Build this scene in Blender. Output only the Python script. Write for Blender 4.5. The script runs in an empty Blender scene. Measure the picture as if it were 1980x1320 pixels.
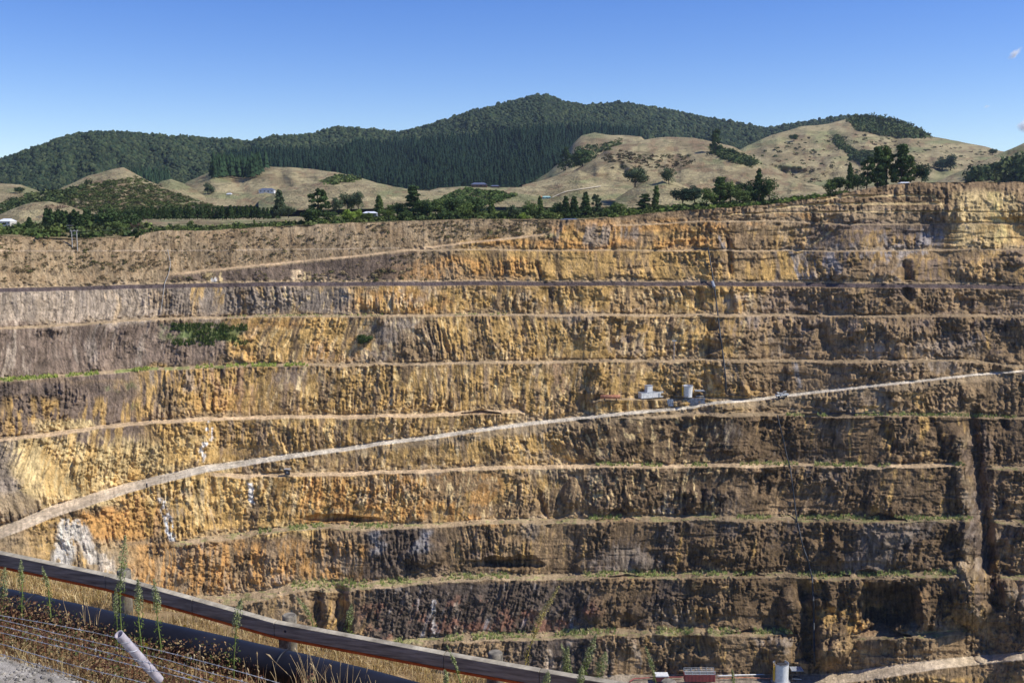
import bpy, math, random
import numpy as np
from mathutils import Vector, Matrix
rnd = random.Random(7)
RS = np.random.RandomState(11)
SC = bpy.context.scene
COL = SC.collection

# ------------------------------------------------------------------ camera
F = 1980.0; CX = 990.0; CY = 660.0; PITCH = math.atan(240.0/F)
cam_d = bpy.data.cameras.new('camera'); cam = bpy.data.objects.new('camera', cam_d); COL.objects.link(cam)
cam_d.sensor_width = 36; cam_d.lens = 36; cam_d.clip_start = 0.1; cam_d.clip_end = 60000
cam.location = (0, 0, 0); cam.rotation_euler = (math.pi/2 - PITCH, 0, 0)
SC.camera = cam
# ------------------------------------------------------------------ sky, sun, exposure
SUN_AZ = -9.0      # degrees beyond straight right
SUN_EL = 49.0
w = bpy.data.worlds.new('World'); SC.world = w; w.use_nodes = True
nt = w.node_tree; nt.nodes.clear()
sky = nt.nodes.new('ShaderNodeTexSky'); sky.sky_type = 'NISHITA'; sky.sun_disc = False
sky.sun_elevation = math.radians(SUN_EL); sky.sun_rotation = math.radians(90 - SUN_AZ)
sky.altitude = 1200; sky.air_density = 1.0; sky.dust_density = 0.0; sky.ozone_density = 2.0
bg = nt.nodes.new('ShaderNodeBackground'); bg.inputs[1].default_value = 0.15
wo = nt.nodes.new('ShaderNodeOutputWorld')
hs = nt.nodes.new('ShaderNodeHueSaturation'); hs.inputs['Saturation'].default_value = 1.38; hs.inputs['Hue'].default_value = 0.522
nt.links.new(sky.outputs[0], hs.inputs['Color']); nt.links.new(hs.outputs[0], bg.inputs[0]); nt.links.new(bg.outputs[0], wo.inputs[0])
sd = bpy.data.lights.new('sun', 'SUN'); sd.energy = 5.0; sd.angle = math.radians(0.5); sd.color = (1.0, 0.97, 0.89)
sun = bpy.data.objects.new('sun', sd); COL.objects.link(sun)
ce = math.cos(math.radians(SUN_EL))
SUNV = Vector((ce*math.cos(math.radians(SUN_AZ)), ce*math.sin(math.radians(SUN_AZ)), math.sin(math.radians(SUN_EL))))
sun.rotation_euler = (-SUNV).to_track_quat('-Z', 'Y').to_euler()
SC.cycles.volume_bounces = 6
SC.view_settings.view_transform = 'Standard'; SC.view_settings.look = 'None'
SC.view_settings.exposure = 0.0; SC.view_settings.gamma = 1.0; SC.view_settings.use_curve_mapping = False

# ------------------------------------------------------------------ projection helpers (a pixel and a distance give a place)
cp, sp = math.cos(PITCH), math.sin(PITCH)
def tanv(y):                                   # drop per metre of distance
    v = (CY - np.asarray(y, float))/F
    return (sp - v*cp)/(cp + v*sp)
def at(x, y, D):
    x = np.asarray(x, float); y = np.asarray(y, float)
    v = (CY-y)/F; yy = cp + v*sp
    return np.stack([(x-CX)/F/yy*D, np.broadcast_to(D, yy.shape)*1.0, (-sp + v*cp)/yy*D], -1)
def P(x, y, D):
    return Vector(at(np.array(x), np.array(y), D).tolist())
def mpp(D): return D/F                         # metres per photo pixel

# ------------------------------------------------------------------ noise
_T = RS.rand(8, 256, 256)
def vn(x, y, s=0):
    x = np.asarray(x, float); y = np.asarray(y, float)
    T = _T[s % 8]; x = x + s*17.3; y = y + s*9.7
    xi = np.floor(x).astype(int); yi = np.floor(y).astype(int)
    fx = x-xi; fy = y-yi; fx = fx*fx*(3-2*fx); fy = fy*fy*(3-2*fy)
    a = T[yi & 255, xi & 255]; b = T[yi & 255, (xi+1) & 255]; c = T[(yi+1) & 255, xi & 255]; d = T[(yi+1) & 255, (xi+1) & 255]
    return (a*(1-fx)+b*fx)*(1-fy)+(c*(1-fx)+d*fx)*fy
def fbm(x, y, s=0, o=4, g=0.5):
    r = 0; a = 1; n = 0
    for i in range(o):
        r = r + a*vn(x*2**i, y*2**i, s+i); n += a; a *= g
    return r/n
def ss(e0, e1, x):
    t = np.clip((x-e0)/(e1-e0), 0, 1); return t*t*(3-2*t)
def smooth(a, sig, ax):
    n = int(sig*2.5); k = np.exp(-0.5*(np.arange(-n, n+1)/sig)**2); k /= k.sum()
    pad = [(0, 0)]*a.ndim; pad[ax] = (n, n); p = np.pad(a, pad, mode='edge')
    c = np.cumsum(p, ax)*0
    out = np.zeros_like(a)
    for i, kk in enumerate(k):
        sl = [slice(None)]*a.ndim; sl[ax] = slice(i, i+a.shape[ax]); out += kk*p[tuple(sl)]
    return out
def lin(r, g, b):
    f = lambda c: (c/255/12.92) if c <= 10 else ((c/255+0.055)/1.055)**2.4
    return np.array([f(r), f(g), f(b)])

# ------------------------------------------------------------------ object helpers
def mesh_np(name, V, Fq, mat=None, col=None, smoothsh=False, parent=None, attrs=None):
    me = bpy.data.meshes.new(name)
    V = np.asarray(V, np.float32).reshape(-1, 3); Fq = np.asarray(Fq, np.int32)
    k = Fq.shape[1]
    me.vertices.add(len(V)); me.vertices.foreach_set('co', V.ravel())
    me.loops.add(Fq.size); me.loops.foreach_set('vertex_index', Fq.ravel())
    me.polygons.add(len(Fq)); me.polygons.foreach_set('loop_start', np.arange(0, Fq.size, k, dtype=np.int32))
    me.update(calc_edges=True)
    if smoothsh: me.polygons.foreach_set('use_smooth', np.ones(len(Fq), bool))
    if col is not None:
        a = me.color_attributes.new('Col', 'FLOAT_COLOR', 'POINT')
        c = np.ones((len(V), 4), np.float32); c[:, :3] = np.asarray(col).reshape(-1, 3); a.data.foreach_set('color', c.ravel())
    if attrs:
        for n, arr in attrs.items():
            a = me.attributes.new(n, 'FLOAT', 'POINT'); a.data.foreach_set('value', np.asarray(arr, np.float32).ravel())
    if mat: me.materials.append(mat)
    o = bpy.data.objects.new(name, me); COL.objects.link(o)
    if parent: o.parent = parent
    return o
def grid_faces(nr, nc):
    i = np.arange(nr*nc).reshape(nr, nc)
    return np.stack([i[:-1, :-1], i[1:, :-1], i[1:, 1:], i[:-1, 1:]], -1).reshape(-1, 4)
class MB:
    """collects simple shapes for ONE mesh object"""
    def __init__(s): s.v = []; s.f = []
    def add(s, vs, fs):
        b = len(s.v); s.v += [tuple(v) for v in vs]; s.f += [tuple(i+b for i in f) for f in fs]
    def box(s, c, d, R=None, taper=1.0):
        c = Vector(c); out = []
        for z in (-1, 1):
            k = taper if z > 0 else 1
            for x, y in ((-1, -1), (1, -1), (1, 1), (-1, 1)):
                q = Vector((x*d[0]/2*k, y*d[1]/2*k, z*d[2]/2))
                if R: q = R @ q
                out.append(c+q)
        s.add(out, [(3, 2, 1, 0), (4, 5, 6, 7), (0, 1, 5, 4), (1, 2, 6, 5), (2, 3, 7, 6), (3, 0, 4, 7)])
    def tube(s, pts, r, n=8, cap=True):
        pts = [Vector(p) for p in pts]; rr = r if hasattr(r, '__len__') else [r]*len(pts)
        vs = []; up = Vector((0.13, 0.31, 1)).normalized()
        for i, p in enumerate(pts):
            t = (pts[min(i+1, len(pts)-1)]-pts[max(i-1, 0)]).normalized()
            a = t.cross(up)
            if a.length < 0.1: a = t.cross(Vector((1, 0, 0)))
            a.normalize(); b = t.cross(a)
            for k in range(n):
                an = 2*math.pi*k/n; vs.append(p+(a*math.cos(an)+b*math.sin(an))*rr[i])
        fs = []
        for i in range(len(pts)-1):
            for k in range(n):
                fs.append((i*n+k, i*n+(k+1) % n, (i+1)*n+(k+1) % n, (i+1)*n+k))
        if cap: fs.append(tuple(range(n-1, -1, -1))); fs.append(tuple((len(pts)-1)*n+k for k in range(n)))
        s.add(vs, fs)
    def lathe(s, c, prof, n=20):
        vs = [(c[0]+r*math.cos(2*math.pi*k/n), c[1]+r*math.sin(2*math.pi*k/n), c[2]+z) for r, z in prof for k in range(n)]
        fs = [(i*n+k, i*n+(k+1) % n, (i+1)*n+(k+1) % n, (i+1)*n+k) for i in range(len(prof)-1) for k in range(n)]
        s.add(vs, fs)
    def build(s, name, mat, parent=None, sm=False, bevel=0):
        me = bpy.data.meshes.new(name); me.from_pydata([tuple(v) for v in s.v], [], s.f); me.update()
        if sm:
            for p in me.polygons: p.use_smooth = len(p.vertices) == 4
        me.materials.append(mat)
        o = bpy.data.objects.new(name, me); COL.objects.link(o)
        if parent: o.parent = parent; o.matrix_parent_inverse = parent.matrix_world.inverted()
        if bevel:
            m = o.modifiers.new('bevel', 'BEVEL'); m.width = bevel; m.segments = 2
        return o
def empty(name, loc, label, cat, group=None):
    o = bpy.data.objects.new(name, None); COL.objects.link(o); o.location = loc; o.empty_display_size = 0.1
    o.matrix_world = Matrix.Translation(Vector(loc))
    tag(o, label, cat, group); return o
def tag(o, label=None, cat=None, group=None, kind=None):
    if label: o['label'] = label
    if cat: o['category'] = cat
    if group: o['group'] = group
    if kind: o['kind'] = kind
    return o
def copy_tree(root, parent=None):
    c = root.copy(); COL.objects.link(c)
    if parent: c.parent = parent
    for ch in [q for q in root.children]: copy_tree(ch, c)
    return c

# ------------------------------------------------------------------ materials
def new_mat(name):
    m = bpy.data.materials.new(name); m.use_nodes = True
    b = m.node_tree.nodes['Principled BSDF']; return m, m.node_tree, b
def N(nt, t, **kw):
    n = nt.nodes.new(t)
    for k, v in kw.items():
        if k.startswith('i_'): n.inputs[k[2:]].default_value = v
        else: setattr(n, k, v)
    return n
def noise_mat(name, c1, c2, scale=5, rough=0.85, bump=0.0, bscale=None, detail=6, metal=0, c3=None, stretch=(1, 1, 1), use_obj=True, spec=0.2, lo=0.35, hi=0.65):
    m, nt, b = new_mat(name); L = nt.links
    tc = N(nt, 'ShaderNodeTexCoord'); mp = N(nt, 'ShaderNodeMapping'); mp.inputs['Scale'].default_value = stretch
    L.new(tc.outputs['Object' if use_obj else 'Generated'], mp.inputs[0])
    n1 = N(nt, 'ShaderNodeTexNoise'); n1.inputs['Scale'].default_value = scale; n1.inputs['Detail'].default_value = detail; n1.inputs['Roughness'].default_value = 0.65
    L.new(mp.outputs[0], n1.inputs['Vector'])
    r = N(nt, 'ShaderNodeValToRGB'); r.color_ramp.elements[0].position = lo; r.color_ramp.elements[1].position = hi
    r.color_ramp.elements[0].color = (*c1, 1); r.color_ramp.elements[1].color = (*c2, 1)
    if c3 is not None:
        e = r.color_ramp.elements.new(min(0.98, hi+0.12)); e.color = (*c3, 1)
    L.new(n1.outputs[0], r.inputs[0]); L.new(r.outputs[0], b.inputs['Base Color'])
    b.inputs['Roughness'].default_value = rough; b.inputs['Metallic'].default_value = metal
    b.inputs['Specular IOR Level'].default_value = spec
    if bump:
        n2 = N(nt, 'ShaderNodeTexNoise'); n2.inputs['Scale'].default_value = bscale or scale*4; n2.inputs['Detail'].default_value = 5
        L.new(mp.outputs[0], n2.inputs['Vector'])
        bp = N(nt, 'ShaderNodeBump'); bp.inputs['Strength'].default_value = bump; bp.inputs['Distance'].default_value = 0.3/(bscale or scale*4)
        L.new(n2.outputs[0], bp.inputs['Height']); L.new(bp.outputs[0], b.inputs['Normal'])
    return m
def attr_mat(name, scales, amp=0.35, bump=0.6, bdist=0.5, rough=0.95, stretch=(1, 1, 1), spec=0.05, transl=0.0, sat=1.0):
    """base colour from the rock/leaf colours stored on the mesh, broken up by procedural noise in object space"""
    m, nt, b = new_mat(name); L = nt.links
    a = N(nt, 'ShaderNodeAttribute', attribute_name='Col')
    tc = N(nt, 'ShaderNodeTexCoord'); mp = N(nt, 'ShaderNodeMapping'); mp.inputs['Scale'].default_value = stretch
    L.new(tc.outputs['Object'], mp.inputs[0])
    prev = a.outputs['Color']
    for sc_, am in zip(scales, (amp, amp*0.8, amp*0.6)):
        n1 = N(nt, 'ShaderNodeTexNoise'); n1.inputs['Scale'].default_value = sc_; n1.inputs['Detail'].default_value = 5; n1.inputs['Roughness'].default_value = 0.7
        L.new(mp.outputs[0], n1.inputs['Vector'])
        mr = N(nt, 'ShaderNodeMapRange'); mr.inputs[1].default_value = 0.3; mr.inputs[2].default_value = 0.7; mr.inputs[3].default_value = 1-am; mr.inputs[4].default_value = 1+am
        L.new(n1.outputs[0], mr.inputs[0])
        mx = N(nt, 'ShaderNodeVectorMath', operation='SCALE'); L.new(prev, mx.inputs[0]); L.new(mr.outputs[0], mx.inputs['Scale']); prev = mx.outputs[0]
    L.new(prev, b.inputs['Base Color']); b.inputs['Roughness'].default_value = rough; b.inputs['Specular IOR Level'].default_value = spec
    if bump:
        n2 = N(nt, 'ShaderNodeTexNoise'); n2.inputs['Scale'].default_value = scales[-1]; n2.inputs['Detail'].default_value = 4; n2.inputs['Roughness'].default_value = 0.7
        L.new(mp.outputs[0], n2.inputs['Vector'])
        bp = N(nt, 'ShaderNodeBump'); bp.inputs['Strength'].default_value = bump; bp.inputs['Distance'].default_value = bdist
        L.new(n2.outputs[0], bp.inputs['Height']); L.new(bp.outputs[0], b.inputs['Normal'])
    if transl:
        tr = N(nt, 'ShaderNodeBsdfTranslucent'); L.new(prev, tr.inputs[0])
        ms = N(nt, 'ShaderNodeMixShader'); ms.inputs[0].default_value = transl
        out = nt.nodes['Material Output']; L.new(b.outputs[0], ms.inputs[1]); L.new(tr.outputs[0], ms.inputs[2]); L.new(ms.outputs[0], out.inputs[0])
    return m

# ================================================================== THE PIT WALL
RIMX = [-400, 0, 150, 270, 310, 400, 500, 700, 900, 1100, 1180, 1250, 1400, 1500, 1600, 1650, 1720, 1780, 1980, 2400]
RIMY = [480, 456, 462, 457, 446, 447, 440, 431, 424, 426, 421, 413, 402, 394, 380, 370, 358, 353, 352, 352]
def rim_y(x): return np.interp(x, RIMX, RIMY)
def rim_D(x):
    d = np.interp(x, [-400, -200, 0, 150, 300, 450, 650, 1000, 1200, 1600, 2400], [372, 408, 443, 461, 478, 488, 493, 500, 506, 506, 500])
    return d/(1+0.75*tanv(rim_y(x)))
# bench lines: (points of the toe, thickness px points, kind)
def ln(pts, th, kind='berm', tb=0.05): return (np.array(pts, float), th, kind, tb)
LINES = [
 ln([(-400,490),(0,484),(300,484),(600,481),(790,478)], 1.6, 'faint', 0.3),
 ln([(320,529),(500,511),(700,492),(790,481),(900,468),(980,460),(1060,450)], 3.6, 'path', 0.12),
 ln([(760,482),(1100,482),(1400,483),(1600,484),(1980,480),(2400,478)], 2.4, 'berm', 0.18),
 ln([(1180,436),(1330,428),(1480,426),(1640,432),(1700,432),(1900,431),(2400,430)], 2.2, 'berm', 0.3),
 ln([(1380,415),(1500,410),(1640,408),(1800,408),(1900,409),(2400,410)], 2.2, 'slope', 0.8),
 ln([(1480,402),(1600,392),(1800,391),(1830,392)], 4.5, 'slope', 0.75),
 ln([(1560,386),(1640,377),(1790,376),(1810,377)], 4.0, 'slope', 0.75),
 ln([(-400,585),(0,554),(200,549),(400,544),(600,542),(990,541),(1400,542),(1700,545),(1980,548),(2400,552)], 3.0, 'berm', 0.06),
 ln([(-400,588),(0,557),(200,552),(400,547),(600,545),(990,544),(1400,545),(1700,548),(1980,551),(2400,555)], 8.0, 'bund', 0.55),
 ln([(-400,668),(0,633),(150,624),(300,614),(500,609),(700,608),(1000,606),(1400,607),(1700,608),(1980,608),(2400,610)], 4.2, 'berm'),
 ln([(-400,790),(0,733),(150,721),(300,710),(450,704),(650,702),(900,699),(1000,697),(1200,694),(1400,694),(1600,695),(1860,694),(1960,703),(2050,716)], 5.0, 'berm'),
 ln([(-400,915),(0,846),(80,837),(200,821),(300,812),(400,805),(600,802),(800,799),(900,795),(1000,791),(1025,797)], 6.0, 'sandy'),
 ln([(1130,777),(1160,770),(1300,768),(1400,769),(1470,771)], 4.0, 'berm'),
 ln([(-400,1250),(-100,1065),(0,1019),(50,999),(100,977),(200,947),(300,920),(400,898),(500,885),(600,872),(700,859),(740,852),(840,840),(940,826),(1038,813),(1138,803),(1238,793),(1338,784),(1380,776),(1480,767),(1580,755),(1680,744),(1780,734),(1880,723),(1980,715),(2400,670)], [(-400,50),(0,22),(100,23),(200,21),(300,17),(400,14),(500,11),(600,9),(700,8),(1000,7),(1500,5.5),(1700,4.5),(1980,3.5),(2400,3)], 'road', 0.0),
 ln([(1190,808),(1350,796),(1480,796),(1510,799),(1560,801),(1700,799),(1860,801),(1980,805),(2400,810)], [(1190,2),(1400,8),(1560,5),(2400,5)], 'berm', 0.15),
 ln([(395,910),(480,916),(560,914),(700,910),(800,907),(1000,899),(1150,895),(1300,897),(1500,894),(1700,897),(1866,895)], 6.5, 'sandy'),
 ln([(1904,899),(1980,901),(2400,905)], 6, 'berm'),
 ln([(330,1049),(400,1035),(500,1024),(620,1011),(700,1014),(860,1009),(1000,1002),(1150,999),(1300,995),(1500,997),(1700,999),(1884,999)], 8.0, 'berm'),
 ln([(1908,998),(1980,1004),(2400,1008)], 9, 'berm'),
 ln([(370,1150),(500,1142),(600,1122),(700,1124),(850,1112),(1000,1109),(1200,1106),(1400,1105),(1600,1107),(1850,1104),(1870,1104)], [(370,16),(600,16),(700,13),(900,10),(1200,9),(2000,9)], 'berm'),
 ln([(1925,1105),(1980,1110),(2400,1112)], 9, 'berm'),
 ln([(740,1236),(840,1229),(960,1224),(1100,1218),(1200,1215),(1400,1216),(1535,1216)], [(740,14),(1000,11),(1535,9)], 'berm'),
 ln([(1640,1226),(1700,1222),(1780,1222),(1880,1216)], 9, 'berm'),
 ln([(900,1330),(1100,1312),(1200,1304),(1400,1302),(1560,1304),(1610,1301),(1633,1298),(1704,1288),(1810,1275),(1980,1259),(2400,1220)], [(900,20),(1500,18),(1600,18),(1633,21),(1704,22),(1810,18),(1980,15),(2400,10)], 'road', 0.0),
]
NXW, NYW = 1760, 1000
xs = np.linspace(-260, 2260, NXW); vv = np.linspace(0, 1, NYW)
X = np.broadcast_to(xs, (NYW, NXW)).copy()
Yt = rim_y(X)+ (fbm(X/22, X*0, 3, 3)-.5)*5
Y = Yt + (1440 - Yt)*vv[:, None]
T = tanv(Y)
wob = (fbm(X/44, Y*0+1.3, 1, 3)-.5)*6 + (vn(X/7, Y*0, 2)-.5)*.8
tb_left = ss(500, 0, X)
# steepness of the faces: steeper and darker low and to the right
tanb = 1.55 + 0.75*ss(500, 1500, X)*ss(600, 900, Y) + 0.45*ss(800, 1000, Y)*ss(500, 900, X) + (fbm(X/70, Y/50, 2, 3)-.5)*1.5
tanb = np.where((Y < 545) & (X < 820), 1.0+0.5*(fbm(X/60, Y/20, 5)-.5), tanb)
tanb = tanb - 0.75*ss(1500, 1700, X)*ss(560, 500, Y)
# slumped soft shoulder under the ramp
road = [l for l in LINES if l[2] == 'road'][0]
ry = np.interp(X, road[0][:, 0], road[0][:, 1]); rth = np.interp(X, *zip(*road[1])) if hasattr(road[1], '__len__') else road[1]
sh = ss(0, 3, Y-ry-rth)*ss(16+10*fbm(X/60, X*0, 6), 6, Y-ry-rth)*ss(560, 800, X)
tanb = tanb*(1-sh)+0.7*sh
lowleft = ss(350, 200, X + (Y-1000)*-0.8)*ss(0, 20, Y-ry-rth)
tanb = tanb*(1-lowleft)+1.0*lowleft
berm = np.zeros_like(X); kinds = {}; toe = np.zeros_like(X)
for pts, th, kind, tb in LINES:
    x0, x1 = pts[0, 0], pts[-1, 0]
    ly = np.interp(X, pts[:, 0], pts[:, 1])
    t_ = np.interp(X, [q[0] for q in th], [q[1] for q in th]) if hasattr(th, '__len__') else th
    if kind in ('berm', 'sandy'): t_ = t_*(1.12+.2*ss(850, 1000, pts[0, 1]))
    k = 0.25 if kind == 'road' else (0.35 if kind in ('bund', 'slope', 'path') else 0.75)
    wo_ = wob*k*(0.4+0.08*t_)
    if kind in ('berm', 'sandy'): wo2 = (fbm(X/34, X*0+pts[0, 1]*.13, 4, 3)-.5)*t_*0.7
    else: wo2 = 0
    fade = ss(x0, x0+25, X)*ss(x1, x1-18, X) if not (x0 < -300 and x1 > 2300) else 1.0
    if x0 < -300 and x1 < 2300: fade = ss(x1, x1-18, X)
    if x1 > 2300 and x0 > -300: fade = ss(x0, x0+18, X)
    a = Y-(ly+wo_); b = (ly+wo_+wo2+t_)-Y
    ew = 1.5 if kind == 'road' else 1.1
    m = ss(-ew, ew, a)*ss(-ew, ew, b)*fade
    e = T+np.where(T < 0.045, np.maximum(tb, 0.2), tb)
    tanb = tanb*(1-m)+(e-T)*m
    kinds[kind] = np.maximum(kinds.get(kind, 0), m)
    if kind != 'faint': berm = np.maximum(berm, m)
    # rubble at the foot of the face above
    if kind in ('berm', 'sandy', 'road', 'bund'):
        hh = 3+13*ss(.42, .75, fbm(X/45, X*0+pts[0, 1]*.31, 7, 3))
        r_ = ss(-hh, -hh*0.4, a)*ss(1.0, -1.0, a)*fade*(1-m)
        toe = np.maximum(toe, r_)
tanb = tanb*(1-toe)+0.95*toe
tanb = np.maximum(tanb, 0.02)
dt = np.diff(T, axis=0)
g = dt/np.maximum(T[1:]+tanb[1:], 0.02)
lnD = np.zeros_like(X); lnD[0] = np.log(rim_D(xs)); lnD[1:] = lnD[0]-np.cumsum(g, 0)
hp = lnD-smooth(lnD, 26, 1); lnD = lnD-smooth(hp, 55, 0)
# keep every bench level along its length: pull the slow drift back to the pit's overall slope
tgt = np.log(rim_D(xs)*(1+.75*tanv(rim_y(xs))))[None]-np.log(1+.75*T)
cq = (tgt-lnD)[::8, ::8]; cq = smooth(smooth(cq, 9, 1), 7, 0); iy = np.arange(NYW)/8; ix = np.arange(NXW)/8
cq = np.stack([np.interp(iy, np.arange(cq.shape[0]), cq[:, j]) for j in range(cq.shape[1])], 1); cq = np.stack([np.interp(ix, np.arange(cq.shape[1]), r_) for r_ in cq], 0)
lnD = lnD+cq*ss(0, 90, np.arange(NYW))[:, None]*.95
Dw = np.exp(lnD)
# relief of the rock faces
face = np.clip(1-berm, 0, 1); rock = face*(1-0.75*toe)
px_ = X + (fbm(X/260, Y/170, 2, 2)-.5)*70 + (fbm(X/30, Y/40, 3, 2)-.5)*7 + (Y-Yt)*0.03
band = np.zeros_like(X)
for pts, th, kind, tb in LINES:
    if kind in ('faint', 'slope'): continue
    ly = np.interp(X, pts[:, 0], pts[:, 1]); inx = (X >= pts[0, 0]) & (X <= pts[-1, 0])
    band += ((Y > ly+2) & inx)*(7.3+(pts[0, 1] % 5))
px_ = px_ + band*9.1; YB = Y+band*3.7
uneven = ss(.35, .68, fbm(X/48, YB/30, 5, 3))
fl1 = fbm(px_/9, Y/55+px_*0.004, 1, 3); fl2 = fbm(px_/26, Y/80, 3, 3)
right = ss(900, 1500, X)
regular = ss(.5, .62, fbm(X/110, Y/45, 6, 2))*(1-0.8*right)
comb = np.abs(((px_/6.6+(vn(px_/9, Y/40, 3)-.5)*.8) % 1)-.5)*2
rib = fbm(px_/4.3, Y/26, 2, 2)
crk = np.abs(fbm(px_/13, YB/46, 3, 4)-.5)*2; crk2 = np.abs(fbm(px_/20+YB/70, YB/24, 6, 4)-.5)*2
relief = (fl1-.5)*2.8*(.2+.9*uneven) + (fl2-.5)*2.4 + (rib-.5)*2.2*(.3+uneven) + (fbm(X/13, YB/13, 7, 4)-.5)*1.6*(1.25-uneven) - crk*3.2*(.4+.8*uneven) - crk2*3.4*(1.3-uneven) + (fbm(X/3.6, YB/4.2, 1, 2)-.5)*1.6 + (fbm(X/5.5, Y/5.5, 5, 3)-.5)*(2.2+1.8*right) - np.abs(fbm(px_/40+YB/90, YB/42, 4, 4)-.5)*6.5*(0.2+0.9*right)
relief = relief + (0.15+0.85*regular)*(1-.7*right)*(comb-.5)*.8
relief = relief*(.14+.54*ss(.34, .62, fbm(X/75, YB/44, 2, 3)))
stepn = fbm(X/70, Y/13, 3, 3); relief = relief + (ss(.45, .6, stepn)-.5)*0.7*(0.2+right)
big = (fbm(X/140, Y/260, 0, 2)-.5)*8*(0.5+0.4*right)
softm = np.maximum(ss(552, 540, Y)*ss(900, 780, X)*0.86, ss(470, 458, Y)*ss(1110, 1000, X)*.8)
softm = np.maximum(softm, ss(350, 250, X)*ss(550, 560, Y)*ss(640, 625, Y)*.6); softm = np.maximum(softm, ss(360, 260, X)*ss(640, 650, Y)*ss(745, 730, Y)*.35)
Dw = Dw + rock*relief*(1-softm) + big + toe*(fbm(X/6, Y/5, 2, 3)-.5)*2.6
Dw = Dw + berm*(1-kinds['road'])*(fbm(X/12, Y/6, 4, 3)-.5)*0.8
# gullies, buttresses, slots, caves: (polyline, half-width px, depth m)
def sl(x0, x1, y0, y1):
    j0 = max(0, np.searchsorted(xs, x0)-1); j1 = min(NXW, np.searchsorted(xs, x1)+1)
    r = (Y[:, j0:j1] > y0) & (Y[:, j0:j1] < y1); rr = np.where(r.any(1))[0]
    if j1 <= j0 or not len(rr): return slice(0, 1), slice(0, 1)
    return slice(rr[0], rr[-1]+1), slice(j0, j1)
def along(pts, hw, amt, tip=30, pw=2.0, onrock=False):
    p = np.array(pts, float); mh = max([q[1] for q in hw]) if hasattr(hw, '__len__') else hw
    S = sl(p[:, 0].min()-3*mh-8, p[:, 0].max()+3*mh+8, p[0, 1]-3, p[-1, 1]+3)
    out = np.zeros_like(Dw); out[S] = _along(X[S], Y[S], p, hw, amt, tip, pw)*(rock[S] if onrock else 1); return out
def _along(X, Y, p, hw, amt, tip, pw):
    cx = np.interp(Y, p[:, 1], p[:, 0]); h = hw if not hasattr(hw, '__len__') else np.interp(Y, [q[0] for q in hw], [q[1] for q in hw])
    f = ss(p[0, 1]-2, p[0, 1]+tip, Y)*ss(p[-1, 1]+2, p[-1, 1]-tip, Y)
    jit = (fbm(Y/18, X*0+2, 2, 3)-.5)*12
    return f*np.exp(-np.abs((X-cx-jit)/h)**(pw))*amt
Dw += along([(1878,770),(1886,900),(1900,1000),(1910,1100),(1924,1190)], [(770,12),(1000,16),(1190,13)], 6, 45, 2)
Dw -= along([(1846,815),(1858,900),(1868,1000),(1880,1100),(1886,1215)], [(815,16),(1000,20),(1200,34)], 4.5, 30, 2)
Dw -= along([(1878,1085),(1882,1150),(1882,1212)], 38, 9, 30, 2.4)
Dw += along([(1556,1118),(1562,1200),(1568,1296)], 15, 5, 25, 3)
Dw -= along([(1512,1228),(1522,1296)], 26, 4, 20, 3)
Dw -= along([(1595,1190),(1605,1250),(1612,1298)], 30, 7, 40, 2.4)
Dw += along([(1715,1125),(1720,1180),(1728,1216)], 48, 8, 25, 2.6)
Dw += along([(1660,1135),(1668,1200)], 14, 3, 25, 2.6)
Dw += along([(655,1128),(660,1190),(665,1240)], 14, 7, 15, 3)
Dw += along([(612,1135),(616,1230)], 11, 5, 15, 3)
Dw += along([(1018,1080),(960,1084),(970,1098)], 40, 6, 6, 2)
Dw += along([(1430,548),(1422,605)], 5, -2.5, 15)
for i in range(46):
    xx = rnd.uniform(950, 2200); y0 = rnd.uniform(430, 1200); L_ = rnd.uniform(30, 95)
    Dw += along([(xx, y0), (xx+rnd.uniform(-10, 22), y0+L_)], rnd.uniform(4, 11), rnd.choice([-1, 1, 1])*rnd.uniform(1.5, 4.2), 18, 2, True)
def boulder(cx_, cy_, rx, ry, dep):
    S = sl(cx_-rx*1.3-6, cx_+rx*1.3+6, cy_-ry*1.3-6, cy_+ry*1.3+6); X_, Y_ = X[S], Y[S]
    u = (X_-cx_+(fbm(Y_/12, X_/30, 3, 2)-.5)*rx*.5)/rx; v = (Y_-cy_+(fbm(X_/12, Y_/30, 5, 2)-.5)*ry*.5)/ry
    Dw[S] -= dep*np.sqrt(np.clip(1-u*u-v*v, 0, 1))
for b_ in [(1884,1150,38,60,7),(1872,1040,30,42,5),(1866,940,20,46,4),(1592,1264,30,21,6),(1626,1250,22,30,5),(1528,1176,26,52,5),(1507,1262,34,34,4),(1722,1172,58,44,-10),(1006,1088,44,15,-4),(955,1082,22,9,-3),(640,1001,60,8,-4),(700,1004,40,6,-3),(1660,1160,14,40,4),(1790,1178,24,38,5),(1940,1140,26,30,7),(820,1070,44,26,4),(1345,970,16,20,4),(1105,955,20,30,3),(1240,1085,20,20,3),(1150,1180,20,28,3)]: boulder(*b_)
for i in range(60):
    boulder(rnd.uniform(1150, 1990), rnd.uniform(620, 1290), rnd.uniform(10, 28), rnd.uniform(9, 24), rnd.choice([1, 1, -1])*rnd.uniform(1.2, 3.4))
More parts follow.
